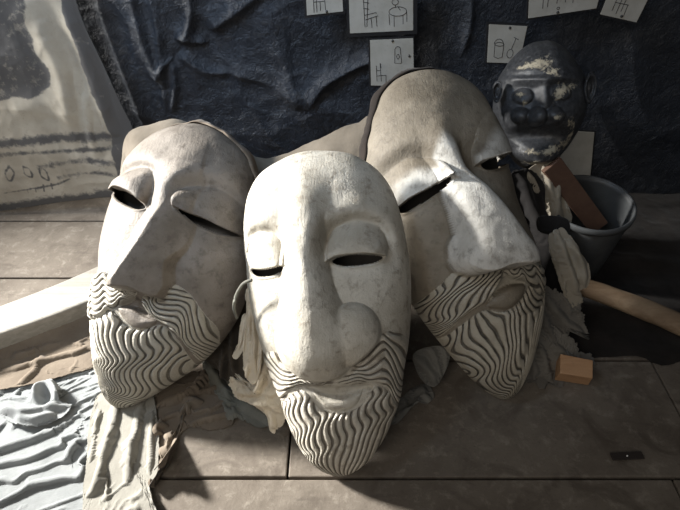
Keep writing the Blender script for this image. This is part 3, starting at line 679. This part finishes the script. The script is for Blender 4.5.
drawing('tilted sheet with a pencilled chair, rightmost of the pinned drawings', [(615, -24), (655, -16), (636, 22), (600, 14)], (.005, .005, .006, .006),
    [[(.25, .4), (.25, .85)], [(.38, .4), (.38, .9)], [(.25, .62), (.6, .62)], [(.58, .62), (.6, .92)], [(.48, .4), (.48, .82)], [(.25, .45), (.58, .42)]], [(.55, .93)])
drawing('blank grey card half hidden behind the dark head', [(556, 130), (594, 132), (590, 176), (552, 172)], (.003, .003, .006, .004), [], [], yp=YW-.03)
# ============================================================ cloths, timber, bucket, head
M_taupe = fabric('taupe_cloth', (.13, .108, .082), (.20, .168, .13)); M_pale = fabric('pale_cotton', (.20, .21, .21), (.28, .29, .29)); M_brown = fabric('brown_cloth', (.13, .103, .078), (.19, .155, .118))
M_grey = fabric('grey_rag', (.115, .115, .095), (.175, .17, .145)); M_cream = fabric('cream_rag', (.48, .41, .31), (.62, .55, .43), dirt=(.3, .24, .17)); M_dgrey = fabric('dusty_grey_rag', (.13, .12, .105), (.20, .185, .16))
M_beige = fabric('beige_rag', (.26, .23, .18), (.36, .32, .26)); M_black = fabric('black_rag', (.014, .013, .013), (.03, .027, .026)); M_strip = fabric('ecru_cloth', (.225, .213, .185), (.30, .287, .25))
# --- cloth-covered prop behind the masks
prof = [(121, 170), (127, 134), (150, 123), (175, 118), (205, 128), (238, 143), (262, 156), (284, 153), (306, 143), (332, 131), (366, 118), (400, 108), (440, 100), (466, 112), (484, 190), (492, 250)]
yr = 1.50
rd = catmull(np.array([at_y(a, b, yr) for a, b in prof]), 10); nn = len(rd); nv = 90
T = np.linspace(0, 1, nv); rows = []
t_ = np.linspace(0, 1, nn)
for v in T:
    # front foot -> ridge -> back foot
    if v < .55:
        k = v/.55; y = 1.30+(yr-1.30)*k**1.3; z = rd[:, 2]*np.sin(k*math.pi/2)**.9
    else:
        k = (v-.55)/.45; y = yr+.045*k; z = rd[:, 2]*np.cos(k*math.pi/2)**.5
    x = rd[:, 0]*(.78+.22*min(v/.55, 1))
    w = ridged(x*9+v*2+fbm(x*5, x*0+v*3)*1.5, x*0+v*2.2, 3)*.022+.010*fbm(x*22, z*22, 3)
    sc = math.sin(min(v, 1)*math.pi)**.5 if v > 0 else 0
    rows.append(np.stack([x, y-w*sc*(.9 if v < .7 else .25), np.maximum(z-.25*w*sc, .002)], 1))
V = np.stack(rows, 1).reshape(-1, 3)
tag(npmesh('cloth_cover', V, gridfaces(nn, nv), M_taupe, None, loc=(0, 1.3, 0), solid=.002), 'taupe cloth draped over the low prop behind the masks', 'cloth')

# --- squared timber at the left
zt = .085
a0, a1 = on_plane(-60, 331, (0, 0, zt), UPN), on_plane(150, 243.6, (0, 0, zt), UPN); b0, b1 = on_plane(-60, 357, (0, 0, zt), UPN), on_plane(150, 276, (0, 0, zt), UPN)
dn = np.array([0, 0, zt-.002]); m = MB()
nseg = 24
for i in range(nseg+1):
    t = i/nseg; wv = .0025*math.sin(7*t+1)
    A = a0*(1-t)+a1*t; B = b0*(1-t)+b1*t; off = np.array([0, wv, wv])
    m.v += [tuple(A+off), tuple(B+off), tuple(B+off-dn), tuple(A+off-dn)]
for i in range(nseg):
    o = 4*i; m.f += [(o+k, o+(k+1) % 4, o+4+(k+1) % 4, o+4+k) for k in range(4)]
m.f += [(3, 2, 1, 0), (4*nseg, 4*nseg+1, 4*nseg+2, 4*nseg+3)]
ang = math.atan2((a1-a0)[1], (a1-a0)[0])
tag(m.build('timber_beam', wood('pale_timber', (.235, .22, .19), (.32, .30, .265), (.16, .14, .11), scale=(3, 60, 60), rot=(0, 0, -ang), dirt=.35), bevel=.006, loc=tuple((b0+b1)/2-dn)), 'pale squared timber lying on the boards, running left from the left mask', 'timber beam')

# --- cloths at the lower left
def risebeam(x, y, f):
    q = np.array([f.loc(a, b, .03) for a, b in ((-80, 365), (0, 340), (92, 306), (130, 292))]); d = dist_line(x, y, q)[0]
    return .055*np.exp(-(d/.040)**2)
rag('brown_drape', 'brown cloth slumped against the front of the pale timber', [(-60, 372), (0, 352), (50, 334), (92, 318), (104, 340), (100, 366), (70, 376), (40, 384), (0, 392), (-60, 404)], floor_pt(40, 365), UPN, M_brown,
    folds=[([(0, 374), (40, 364), (95, 350)], 3, .010), ([(44, 356), (36, 372), (20, 388)], 3, .010), ([(10, 362), (60, 346)], 4, .006), ([(75, 345), (98, 352)], 3, .006)], crump=(.006, 16), rise=risebeam, lift=.004, n=120, jag=.04, sim=dict(d=(1, -.35), up=.010, k=1.15, it=220))
rag('crumpled_sheet', 'pale grey cotton sheet in long diagonal folds at the lower left', [(-90, 385), (0, 378), (60, 366), (100, 362), (122, 378), (128, 400), (112, 430), (104, 470), (100, 540), (0, 560), (-90, 560)], floor_pt(40, 430), UPN, M_pale,
    folds=[([(-20, 458), (30, 440), (66, 424), (96, 396), (110, 385)], 4, .024), ([(-20, 470), (40, 455), (75, 432), (92, 408)], 3.5, .024), ([(10, 478), (50, 466), (78, 445), (84, 430)], 3.5, .020), ([(0, 505), (30, 488), (58, 480), (66, 466)], 4, .020), ([(-20, 482), (30, 482), (72, 478), (86, 474)], 3, .014),
           ([(4, 405), (12, 412), (30, 416), (60, 410), (72, 404)], 4.5, .032), ([(12, 422), (35, 424), (60, 416)], 4, .022), ([(38, 400), (40, 390), (52, 388), (58, 396), (50, 404)], 3, .030), ([(-10, 390), (10, 395), (28, 400)], 3, .02), ([(26, 372), (22, 386), (12, 398)], 3, .014), ([(66, 372), (72, 390), (76, 400)], 2.5, .012),
           ([(80, 430), (72, 455), (68, 472)], 3, .018), ([(94, 425), (84, 460), (80, 480)], 3, .016), ([(100, 380), (85, 398), (70, 412)], 3, .022)],
    crump=(.003, 30), streak=(-1, .6, 27, .0035), n=190, jag=.04, sim=dict(d=(-1, .5), seed=1.8, k=1.27, it=420))
rag('rolled_cloth', 'pale grey cloth end rolled into a loop, on top of the crumpled sheet', [(-6, 404), (10, 396), (30, 396), (38, 384), (50, 381), (61, 390), (60, 402), (72, 404), (64, 415), (40, 425), (16, 424), (0, 414)], floor_pt(35, 405, .016), UPN, M_pale,
    folds=[([(4, 408), (20, 414), (44, 410), (66, 406)], 3, .024), ([(38, 406), (38, 392), (50, 386), (58, 396), (50, 408)], 2.6, .030), ([(14, 420), (36, 420), (58, 412)], 3, .02)], crump=(.003, 24), streak=(1, .1, 50, .005), lift=.004, n=120, jag=.06, sim=dict(d=(1, .15), k=1.2, it=120))
rag('ecru_cloth', 'ecru cloth hanging forward from under the left mask chin', [(98, 400), (112, 396), (135, 398), (152, 395), (158, 420), (160, 450), (158, 478), (150, 488), (160, 540), (120, 545), (88, 540), (84, 500), (88, 462), (90, 430)], floor_pt(124, 450), UPN, M_strip,
    folds=[([(118, 402), (112, 430), (104, 462), (98, 500)], 4, .020), ([(143, 400), (136, 440), (126, 478)], 4, .022), ([(153, 410), (152, 440), (150, 478)], 3, .018), ([(100, 410), (96, 440), (90, 470)], 3, .016), ([(88, 500), (96, 488), (102, 470)], 3, .018), ([(104, 480), (110, 492), (104, 505)], 3, .016), ([(128, 440), (132, 460), (128, 490)], 3, .010)],
    crump=(.004, 30), streak=(-.15, 1, 34, .008), lift=.004, n=140, jag=.03, sim=dict(d=(-.15, 1), k=1.21, it=320, up=.012))
rag('bunched_cloth', 'brown bunched cloth twisted on the boards right of the ecru cloth', [(140, 392), (160, 380), (180, 368), (200, 352), (215, 372), (226, 392), (236, 408), (230, 426), (210, 430), (188, 428), (172, 448), (166, 480), (152, 486), (150, 440)], floor_pt(185, 405), UPN, M_brown,
    folds=[([(160, 405), (180, 400), (200, 385), (208, 370)], 4, .028), ([(178, 418), (188, 410), (192, 402), (202, 406)], 4, .030), ([(152, 440), (166, 420), (178, 414)], 3.5, .022), ([(160, 470), (170, 440), (182, 424)], 3, .020), ([(190, 415), (215, 408), (230, 398)], 3, .018), ([(186, 426), (210, 420), (232, 414)], 3, .020), ([(195, 395), (212, 390), (222, 384)], 3, .018), ([(156, 400), (160, 392), (176, 386)], 3, .018)],
    crump=(.006, 20), streak=(1, -.35, 34, .008), lift=.004, n=150, jag=.06, sim=dict(d=(1, -.45), k=1.30, it=320, along=1.12, up=.004), center=(188, 402))
rag('torn_rag', 'grey-green torn rag lying between the left and front masks', [(202, 360), (212, 368), (222, 378), (236, 384), (252, 392), (268, 408), (274, 424), (256, 428), (240, 420), (228, 420), (222, 404), (210, 385)], floor_pt(238, 402), UPN, M_grey,
    folds=[([(206, 366), (218, 384), (232, 402)], 3, .014), ([(240, 404), (256, 414), (268, 420)], 4, .010)], crump=(.005, 20), streak=(1, .8, 40, .007), lift=.004, n=100, jag=.12, sim=dict(d=(1, .7), k=1.14, it=160, up=.010))
# --- cream rags hanging beside the front mask
yE = floor_pt(250, 418)[1]
OE = at_y(256, 380, yE+.01); NE = yawN(-.25, .5)
def hang(name, label, pts, y, r0, m_, flat=.35, group=None, par=None):
    P = catmull(np.array([at_y(a, b, y+dy) for a, b, dy in pts]), 7); n = len(P); t = np.linspace(0, 1, n)
    V = []; k = 26; r = np.interp(t, np.linspace(0, 1, len(r0)), r0)
    for i, p in enumerate(P):
        for j in range(k):
            w = 2*math.pi*j/k; q = r[i]*(1+.28*math.sin(5*w+t[i]*3)+.14*math.sin(9*w-6*t[i]))
            V.append(p+np.array([q*math.cos(w), q*math.sin(w)*flat, 0]))
    mm = MB(); mm.add(V, [(i*k+j, i*k+(j+1) % k, (i+1)*k+(j+1) % k, (i+1)*k+j) for i in range(n-1) for j in range(k)]+[tuple(range(k)), tuple((n-1)*k+j for j in range(k))[::-1]])
    return tag(mm.build(name, m_, smooth=True, loc=tuple(P[-1])), label, 'cloth', group)
rag('cream_rag', 'cream rag folded into a pointed flap, left of the front mask', [(229, 381), (236, 374), (248, 386), (258, 372), (262, 350), (267, 352), (273, 376), (284, 402), (286, 418), (272, 433), (266, 416), (258, 408), (244, 402), (234, 396)], OE, NE, M_cream,
    folds=[([(240, 392), (256, 390), (266, 365)], 3, .016), ([(250, 402), (268, 404), (280, 412)], 3, .012), ([(262, 408), (272, 416), (274, 428)], 2.5, .010)], crump=(.004, 24), streak=(.55, -1, 40, .008), lift=.004, n=110, jag=.08, center=(263, 396), sim=dict(d=(.5, 1), k=1.15, it=160))
OS = at_y(250, 340, yE+.045)
rag('cream_strip', 'pleated cream strip hanging straight against the front mask left edge', [(247, 290), (253, 294), (256, 320), (262, 345), (260, 372), (253, 384), (245, 374), (243, 350), (246, 320)], OS, NE, M_cream, folds=[([(250, 300), (250, 340), (248, 374)], 1.3, .012), ([(254, 310), (256, 340), (254, 376)], 1.2, .012)], crump=(.003, 24), lift=.002, n=90, streak=(.02, 1, 60, .010), sim=dict(d=(0, 1), k=1.30, it=160))
rag('cream_strip', 'narrow cream strip dangling left of the pleated one', [(244, 314), (248, 318), (246, 336), (243, 350), (237, 359), (233, 356), (238, 344), (240, 326)], OS+np.array([0, .015, 0]), NE, M_cream, folds=[([(245, 318), (243, 335), (238, 352)], 1.2, .008)], crump=(.003, 24), lift=.002, n=70, sim=dict(d=(0, 1), k=1.24, it=140))
mm = MB(); mm.tube(catmull(np.array([at_y(a, b, yE+.05) for a, b in ((252, 280), (243, 284), (236, 296), (234, 308), (237, 318))]), 6), .0035, 8)
tag(mm.build('cord', M_grey, smooth=True, loc=tuple(at_y(237, 318, yE+.05))), 'thin grey cord looped behind the front mask left edge', 'cord')
rag('gap_shade_filler', 'added dark brown filler standing in for shade in the gap between left and front masks', [(203, 358), (212, 338), (226, 318), (240, 296), (250, 286), (262, 290), (262, 330), (258, 370), (250, 392), (232, 390), (220, 372)], at_y(238, 350, yE+.14), yawN(-.1, .45), fabric('gap_shade_cloth', (.05, .042, .033), (.09, .075, .06)),  # added filler: covers the bright floor, its dark colour stands in for shade
    folds=[([(228, 345), (224, 365), (222, 380)], 3, .02), ([(238, 320), (234, 345), (236, 370)], 3, .02)], crump=(.02, 14), lift=.004, n=110)
# --- rags right of the front mask
M_drag = fabric('mid_grey_rag', (.15, .145, .13), (.22, .21, .185))  # even grey cloth colour
yF = floor_pt(425, 395)[1]
rag('grey_rag', 'grey rag tucked upright between the front and tallest masks', [(413, 356), (424, 348), (440, 346), (450, 352), (446, 370), (436, 386), (426, 384), (418, 374)], at_y(430, 368, yF+.03), yawN(.1, .6), M_drag, folds=[([(420, 360), (430, 372), (434, 382)], 3, .014)], crump=(.008, 18), streak=(.45, 1, 42, .008), lift=.003, n=90, sim=dict(d=(.6, 1), k=1.18, it=160, along=1.12))
rag('grey_rag', 'grey rag with rolled hem lying at the right edge of the front mask', [(392, 412), (404, 396), (418, 386), (428, 386), (434, 396), (428, 404), (416, 408), (408, 416), (396, 424), (386, 424)], floor_pt(412, 404), UPN, M_drag, folds=[([(396, 420), (412, 412), (420, 400)], 2.5, .018), ([(420, 388), (424, 398), (430, 402)], 3, .016)], crump=(.006, 16), streak=(.45, 1, 42, .008), lift=.003, n=90, sim=dict(d=(1, -.5), k=1.21, it=160, up=.004))
# --- rags behind the right edge of the tallest mask
yG = floor_pt(560, 385)[1]
rag('tattered_rag', 'tattered grey rag spilling onto the boards below the log', [(514, 364), (526, 340), (546, 326), (566, 334), (580, 350), (595, 362), (582, 374), (568, 376), (562, 388), (556, 395), (546, 391), (540, 397), (532, 386), (520, 380)], at_y(556, 366, yG+.05), yawN(.2, .8), M_dgrey,
    folds=[([(540, 345), (544, 368), (550, 388)], 3, .018), ([(555, 345), (568, 358), (584, 366)], 3, .016), ([(532, 360), (536, 376)], 3, .014)], crump=(.008, 22), streak=(.45, 1, 42, .008), lift=.003, n=120, jag=.16, sim=dict(d=(.3, 1), k=1.24, it=220, along=1.15))
rag('pointed_rag', 'grey rag with pointed torn corners hanging under the log end', [(524, 300), (542, 286), (562, 294), (577, 298), (584, 318), (590, 340), (574, 330), (568, 338), (574, 356), (550, 356), (532, 348), (520, 326)], at_y(556, 322, yG+.14), yawN(.2, .6), M_dgrey,
    folds=[([(545, 300), (560, 318), (582, 334)], 3, .016), ([(540, 312), (548, 332), (556, 346)], 3, .016)], crump=(.008, 20), streak=(.45, 1, 42, .008), lift=.003, n=110, jag=.12, sim=dict(d=(.6, 1), k=1.21, it=200, along=1.12))
rag('beige_rag', 'beige rag hanging in a long fold in front of the bucket', [(550, 236), (562, 228), (570, 236), (580, 252), (590, 268), (589, 284), (580, 292), (582, 302), (570, 306), (562, 290), (556, 270), (550, 252)], at_y(570, 268, yG+.22), yawN(.1, .5), M_beige,
    folds=[([(556, 234), (566, 262), (576, 292)], 3, .02), ([(568, 240), (580, 262), (584, 284)], 3, .018)], crump=(.008, 18), streak=(.45, 1, 42, .008), lift=.003, n=110, jag=.06, sim=dict(d=(.4, 1), k=1.24, it=200, along=1.08))
rag('black_rag', 'black rag hanging close beside the tallest mask, below the dark head', [(512, 176), (530, 170), (542, 182), (546, 210), (552, 240), (562, 266), (576, 286), (568, 306), (552, 310), (536, 300), (526, 262), (516, 220)], at_y(540, 240, yG+.35), yawN(.1, .5), M_black,
    folds=[([(524, 180), (534, 220), (548, 270)], 4, .03), ([(538, 190), (546, 240), (566, 285)], 3, .025)], crump=(.010, 16), streak=(.45, 1, 42, .008), lift=.003, n=110, jag=.05, sim=dict(d=(.3, 1), k=1.21, it=200))
# --- fallen log
P0 = np.array(on_plane(572, 284, (0, 0, .105), UPN)); P1 = np.array(on_plane(735, 345, (0, 0, .06), UPN))
rs = np.random.RandomState(5); m = MB(); n = 40; k = 22; V = []
ax = (P1-P0)/np.linalg.norm(P1-P0); sd = np.cross(ax, UPN); sd /= np.linalg.norm(sd); up = np.cross(sd, ax)
for i in range(n):
    t = i/(n-1); c = P0+(P1-P0)*t+up*.006*math.sin(5*t)
    for j in range(k):
        w = 2*math.pi*j/k; r = (.026+.005*t)*(1+.10*float(fbm(math.cos(w)*1.4+3, math.sin(w)*1.4+t*7, 3))+.03*math.sin(3*w+2*t)); V.append(c+r*(sd*math.cos(w)+up*math.sin(w)))
m.add(V, [(i*k+j, i*k+(j+1) % k, (i+1)*k+(j+1) % k, (i+1)*k+j) for i in range(n-1) for j in range(k)]+[tuple(range(k)), tuple((n-1)*k+j for j in range(k))[::-1]])
tag(m.build('log', wood('bark_stripped_log', (.23, .155, .095), (.33, .24, .155), (.11, .07, .042), scale=(6, 40, 40), rot=(0, 0, -math.atan2(ax[1], ax[0])), dirt=.5), smooth=True, loc=tuple(P1)), 'bare brown branch propped across the black sheet, right of the rags', 'branch')
# --- orange wood block
q = floor_pt(573, 385); m = MB(); Rz = np.array(Matrix.Rotation(math.radians(-14), 3, 'Z')); Rx = np.array(Matrix.Rotation(math.radians(18), 3, 'X'))
m.box((q[0], q[1]+.022, .034), (.082, .05, .052), Rz@Rx, .002)
tag(m.build('wood_block', wood('orange_wood', (.42, .235, .12), (.52, .31, .17), (.25, .14, .075), scale=(6, 30, 30), dirt=.3), bevel=.002, loc=(q[0], q[1], 0.002)), 'orange-brown wooden block under the tattered rag', 'wood block')
# --- steel clip on the boards
q = floor_pt(627, 456, .004); m = MB(); m.box(q, (.075, .018, .004), np.array(Matrix.Rotation(.05, 3, 'Z')))
pl = m.build('metal_plate', plain('rusty_plate', (.045, .035, .03), .7, .4), loc=tuple(q-np.array([0, 0, .002])), bevel=.001); tag(pl, 'small dark strap plate nailed to the front board at the right', 'metal plate')
m = MB(); m.lathe([(.0, .0035), (.0022, .003), (.003, 0)], q, 12); m.build('screw_head', plain('bright_screw', (.8, .8, .78), .3, .9), pl, True)

# --- bucket
rim = at_y(591, 202, 1.30); 
H = .27; R0 = .108; ti = np.array(Matrix.Rotation(math.radians(7), 3, 'X')); ti2 = np.array(Matrix.Rotation(math.radians(-2), 3, 'Y')); RB = ti2@ti
rim = CAM+(rim-CAM)*1.0
bc = rim-RB@np.array([0, 0, H]); 
shift = bc[2]-.012; dv = (rim-CAM)/np.linalg.norm(rim-CAM)
s_ = -shift/dv[2]; rim = rim+dv*s_; bc = rim-RB@np.array([0, 0, H]); print('bucket at', bc, rim)
R0 = 43/FPX*np.dot(rim-CAM, FW)
M_bucket = None
def bucket_mat():
    m, nt, b = mat('grey_plastic_bucket'); k = NT(nt); c = k.coord(); n = k.noise(c, 9, 5, .6, .3); n2 = k.noise(c, 70, 4, .7)
    col = k.mix(k.ramp(n, [(.35, 0), (.7, 1)]), (.045, .048, .05), (.08, .083, .084)); col = k.mix(k.ramp(n2, [(.58, 0), (.75, .5)]), col, (.03, .028, .026))
    k.put(b.inputs['Base Color'], col); b.inputs['Roughness'].default_value = .5; k.put(b.inputs['Normal'], k.bump(n2, .2, .002)); return m
M_bucket = bucket_mat()
br = thing('bucket', tuple(bc), 'grey plastic bucket holding a brown offcut, behind the log at the right', 'bucket')
m = MB(); rb = R0*.74
m.lathe([(0, .006), (rb*.97, .006), (rb, 0), (R0*.80, H*.25), (R0*.9, H*.7), (R0*.955, H*.93), (R0*.955, H*.99), (R0*.93, H*.99), (R0*.925, H*.93), (R0*.87, H*.7), (rb*.96, .012), (0, .012)], bc, 72, RB); m.build('bucket_body', M_bucket, br, True)
m = MB(); m.lathe([(R0*.95, H*.93), (R0*1.0, H*.935), (R0*1.01, H*.97), (R0*1.0, H), (R0*.96, H*1.01), (R0*.93, H), (R0*.93, H*.97)], bc, 72, RB); m.build('rim', M_bucket, br, True)
for sx in (-1, 1):
    m = MB(); m.box(bc+RB@np.array([sx*R0*1.0, 0, H*.90]), (.014, .03, .035), RB); m.build('handle_lug', M_bucket, br, bevel=.003)
P = [bc+RB@np.array([R0*1.03*math.cos(a), -R0*1.05*math.sin(a)*.96, H*.90-R0*.30*math.sin(a)]) for a in np.linspace(0, math.pi, 30)]
# --- offcut in the bucket
A = at_y(552, 166, rim[1]-.0); B = at_y(598, 226, rim[1]-.02)
A, B = np.array(A), np.array(B); d = (B-A)/np.linalg.norm(B-A); v = np.cross(d, (0, -1, .3)); v /= np.linalg.norm(v); w = np.cross(d, v)
m = MB(); m.box((A+B)/2, (np.linalg.norm(B-A)*1.05, .055, .016), np.stack([d, v, w], 1), .003)
tag(m.build('wood_offcut', wood('red_brown_wood', (.085, .045, .03), (.12, .068, .044), (.07, .04, .028), scale=(12, 12, 12), dirt=.5), bevel=.002, loc=tuple(B)), 'red-brown wooden offcut standing in the bucket', 'wood offcut')

# --- dark papier-mache head on a stake
yH = 1.42; hc = at_y(545, 108, yH); Rh = 48.5/FPX*np.dot(hc-CAM, FW); print('head', hc, Rh)
fH = Frame(hc, yawN(-.12, .42), roll=-.06)
def headpt(px, py, h): q = fH.loc(px, py, h); return q
nu, nvv = 260, 220
U, Vv = np.meshgrid(np.linspace(0, 2*math.pi, nu, endpoint=False), np.linspace(.001, math.pi-.001, nvv), indexing='ij')
dx = np.sin(Vv)*np.sin(U); dy = np.cos(Vv); dz = np.sin(Vv)*np.cos(U)      # X right, Y up, Z outward
a, b_, c_ = Rh*.96, Rh*1.36, Rh*1.1
x = a*dx; y = b_*dy; z = c_*dz
nar = 1-.20*sst(.1, -1, dy)-.10*sst(.4, 1, dy); x = x*nar; z = z*(1-.12*sst(.1, -1, dy))
front = sst(.0, .35, dz)
def bump_(px, py, rx, ry, amp, pw=1., sq=False):
    q = fH.loc(px, py, c_*.42); s = Rh/48.5
    rr = ((x-q[0])/(rx*s))**2+((y-q[1])/(ry*s))**2
    return amp*s*front*(np.sqrt(np.clip(1-rr, 0, 1)) if sq else np.exp(-rr**pw))
dis = 0
for args in [(528, 92, 13, 11, -7), (561, 90, 14, 12, -7), (525, 96, 9, 8, 7, 1, True), (562, 92, 11, 8, 6, 1, True), (545, 98, 6, 14, 7), (540, 78, 30, 5, 5), (566, 76, 16, 5, 4), (541, 75, 26, 3, -4),
             (540, 136, 24, 10, -14, 2), (542, 156, 22, 7, 8, 2), (520, 128, 10, 14, 3), (566, 125, 12, 22, 4), (546, 163, 14, 6, 4)]:
    dis = dis+bump_(*args)
dis = dis+np.maximum.reduce([bump_(522, 116, 8, 8, 12, 1, True), bump_(537, 117, 8.5, 10, 20, 1, True), bump_(553, 116, 9, 9, 15, 1, True)])
rough_ = Rh*.03*fbm(x/Rh*2.5+4, y/Rh*2.5+z/Rh, 4)
nrm = np.stack([x/a**2, y/b_**2, z/c_**2], -1); nrm /= np.linalg.norm(nrm, axis=-1, keepdims=True)
outv = nrm*(.35)+np.array([0, 0, .65]); 
x, y, z = x+outv[..., 0]*dis+nrm[..., 0]*rough_, y+outv[..., 1]*dis+nrm[..., 1]*rough_, z+outv[..., 2]*dis+nrm[..., 2]*rough_
V = fH.O+x[..., None]*fH.X+y[..., None]*fH.Y+(z-c_*.55)[..., None]*fH.N
# paint that has worn off to the pale ground
def patch(px, py, rx, ry, rot=0):
    q = fH.loc(px, py, c_*.32); s = Rh/48.5; ux, uy = x-q[0], y-q[1]; cr, sr = math.cos(rot), math.sin(rot)
    return np.exp(-(((ux*cr+uy*sr)/(rx*s))**2+((-ux*sr+uy*cr)/(ry*s))**2))*(z > 0)
worn = 0
for p in [(530, 66, 14, 4, .3), (545, 62, 12, 7, -.1), (552, 72, 8, 4), (566, 88, 12, 6, .2), (556, 95, 5, 8), (520, 95, 7, 3), (553, 116, 7, 4, .4), (570, 122, 5, 9, .5), (536, 152, 16, 4), (556, 150, 12, 6, .5), (540, 165, 16, 4), (572, 140, 4, 10, -.3), (525, 104, 3, 4)]: worn = worn+patch(*p)
hm, nt, b = mat('chipped_black_paint'); k = NT(nt); cc = k.coord(); n1 = k.noise(cc, 45, 6, .75, .9); n2 = k.noise(cc, 110, 4, .7, .3)
wr = k.ramp(k.math('ADD', k.math('MULTIPLY', k.attr('worn'), .26), k.math('ADD', k.math('MULTIPLY', n1, .8), k.math('MULTIPLY', n2, .45))), [(.80, 0), (.90, 1)])
col = k.mix(k.ramp(n2, [(.4, 0), (.7, 1)]), (.022, .023, .026), (.06, .062, .066)); col = k.mix(wr, col, (.36, .32, .24))
k.put(b.inputs['Base Color'], col); k.put(b.inputs['Roughness'], k.math('MULTIPLY_ADD', wr, .3, .45)); k.put(b.inputs['Normal'], k.bump(k.math('ADD', n1, wr), .6, .003))
foot = np.array([hc[0], hc[1]+.05, 0.])
root = thing('puppet_head', tuple(foot), 'black bald head with round nose and chipped paint, on a stake', 'puppet head')
worn = np.asarray(worn)
npmesh('head', V.reshape(-1, 3), gridfaces(nu, nvv, True)[:, ::-1], hm, root, {'worn': worn.ravel()})
# ears
for (ex, ey, sgn, sc) in ((497, 92, -1, .85), (590, 88, 1, 1.2)):
    m = MB(); s = Rh/48.5; q = fH.loc(ex, ey, 0.); V = []; n = 26; kk = 12
    C = np.array([q[0], q[1]])
    grid = []
    for i in range(n):
        w = 2*math.pi*i/n
        for (rr, zz) in ((1.0, -4), (1.08, 0), (1.0, 3.5), (.82, 3.8), (.66, 1), (.5, -1), (.3, 0), (.05, 1)):
            ex_ = sgn*(5.2*math.cos(w)*(1+.15*math.sin(w)))*sc*rr*s; ey_ = 12*math.sin(w)*sc*rr*s
            V.append(fH.O+(C[0]+ex_)*fH.X+(C[1]+ey_)*fH.Y+(zz*s+sgn*0-ex_*sgn*.5+.0)*fH.N)
    m.add(V, [(i*8+j, ((i+1) % n)*8+j, ((i+1) % n)*8+j+1, i*8+j+1) for i in range(n) for j in range(7)]+[tuple(i*8+7 for i in range(n)), tuple(i*8 for i in range(n))[::-1]]); m.build('ear', hm, root, True, sub=1)
m = MB(); jw = fH.O-fH.Y*Rh*1.0-fH.N*c_*.5
m.tube(catmull(np.array([jw+np.array([0, 0, .03]), jw-np.array([0, 0, .12]), foot+np.array([0, 0, .2]), foot]), 5), .016, 12); m.build('stake', M_board, root, True)
rag('neck_cloth', 'beige cloth wrapped below the black head, falling into the gap', [(522, 178), (536, 164), (552, 160), (564, 166), (572, 182), (567, 200), (572, 220), (558, 238), (546, 230), (534, 232), (536, 208), (528, 194)], at_y(550, 198, yG+.42), yawN(.1, .4), M_beige,
    folds=[([(545, 170), (550, 200), (552, 225)], 3, .02), ([(558, 172), (556, 205), (560, 225)], 3, .016)], crump=(.008, 18), streak=(.45, 1, 42, .008), lift=.003, n=100, sim=dict(d=(.2, 1), k=1.24, it=180))
rag('black_band', 'short black band tied across the beige cloth near the bucket', [(538, 218), (552, 216), (568, 220), (569, 232), (554, 235), (539, 231)], at_y(553, 226, yG+.30), yawN(.1, .4), M_black, crump=(.006, 20), lift=.006, n=60)
# ============================================================ light
def area(name, loc, target, size, power, color, spread=180):
    l = bpy.data.lights.new(name, 'AREA'); l.shape = 'RECTANGLE'; l.size = size[0]; l.size_y = size[1]; l.energy = power; l.color = color; l.spread = math.radians(spread)
    o = bpy.data.objects.new(name, l); COL.objects.link(o); o.location = loc
    o.rotation_euler = (Vector(target)-Vector(loc)).to_track_quat('-Z', 'Y').to_euler(); return o
area('daylight_window', (-2.45, 1.55, 1.32), (-.2, .72, .1), (.28, .28), 36, (1.0, .98, .94), 57)
area('front_fill', (-.8, -.9, 1.8), (0, 1.0, .2), (1.2, 1.2), 15, (1.0, .93, .84))  # added fill lamp at the front left that lifts the shaded sides
area('high_window_daylight', (-1.3, .5, 2.3), (-.45, 1.7, .65), (.7, .7), 5, (.58, .76, 1.0), 60)
w = bpy.data.worlds.new('world'); SC.world = w; w.use_nodes = True
w.node_tree.nodes['Background'].inputs[0].default_value = (.9, .94, 1, 1); w.node_tree.nodes['Background'].inputs[1].default_value = .07
SC.view_settings.view_transform = 'Standard'; SC.view_settings.look = 'None'; SC.view_settings.gamma = 1; SC.view_settings.exposure = 0.10
SC.view_settings.use_curve_mapping = False
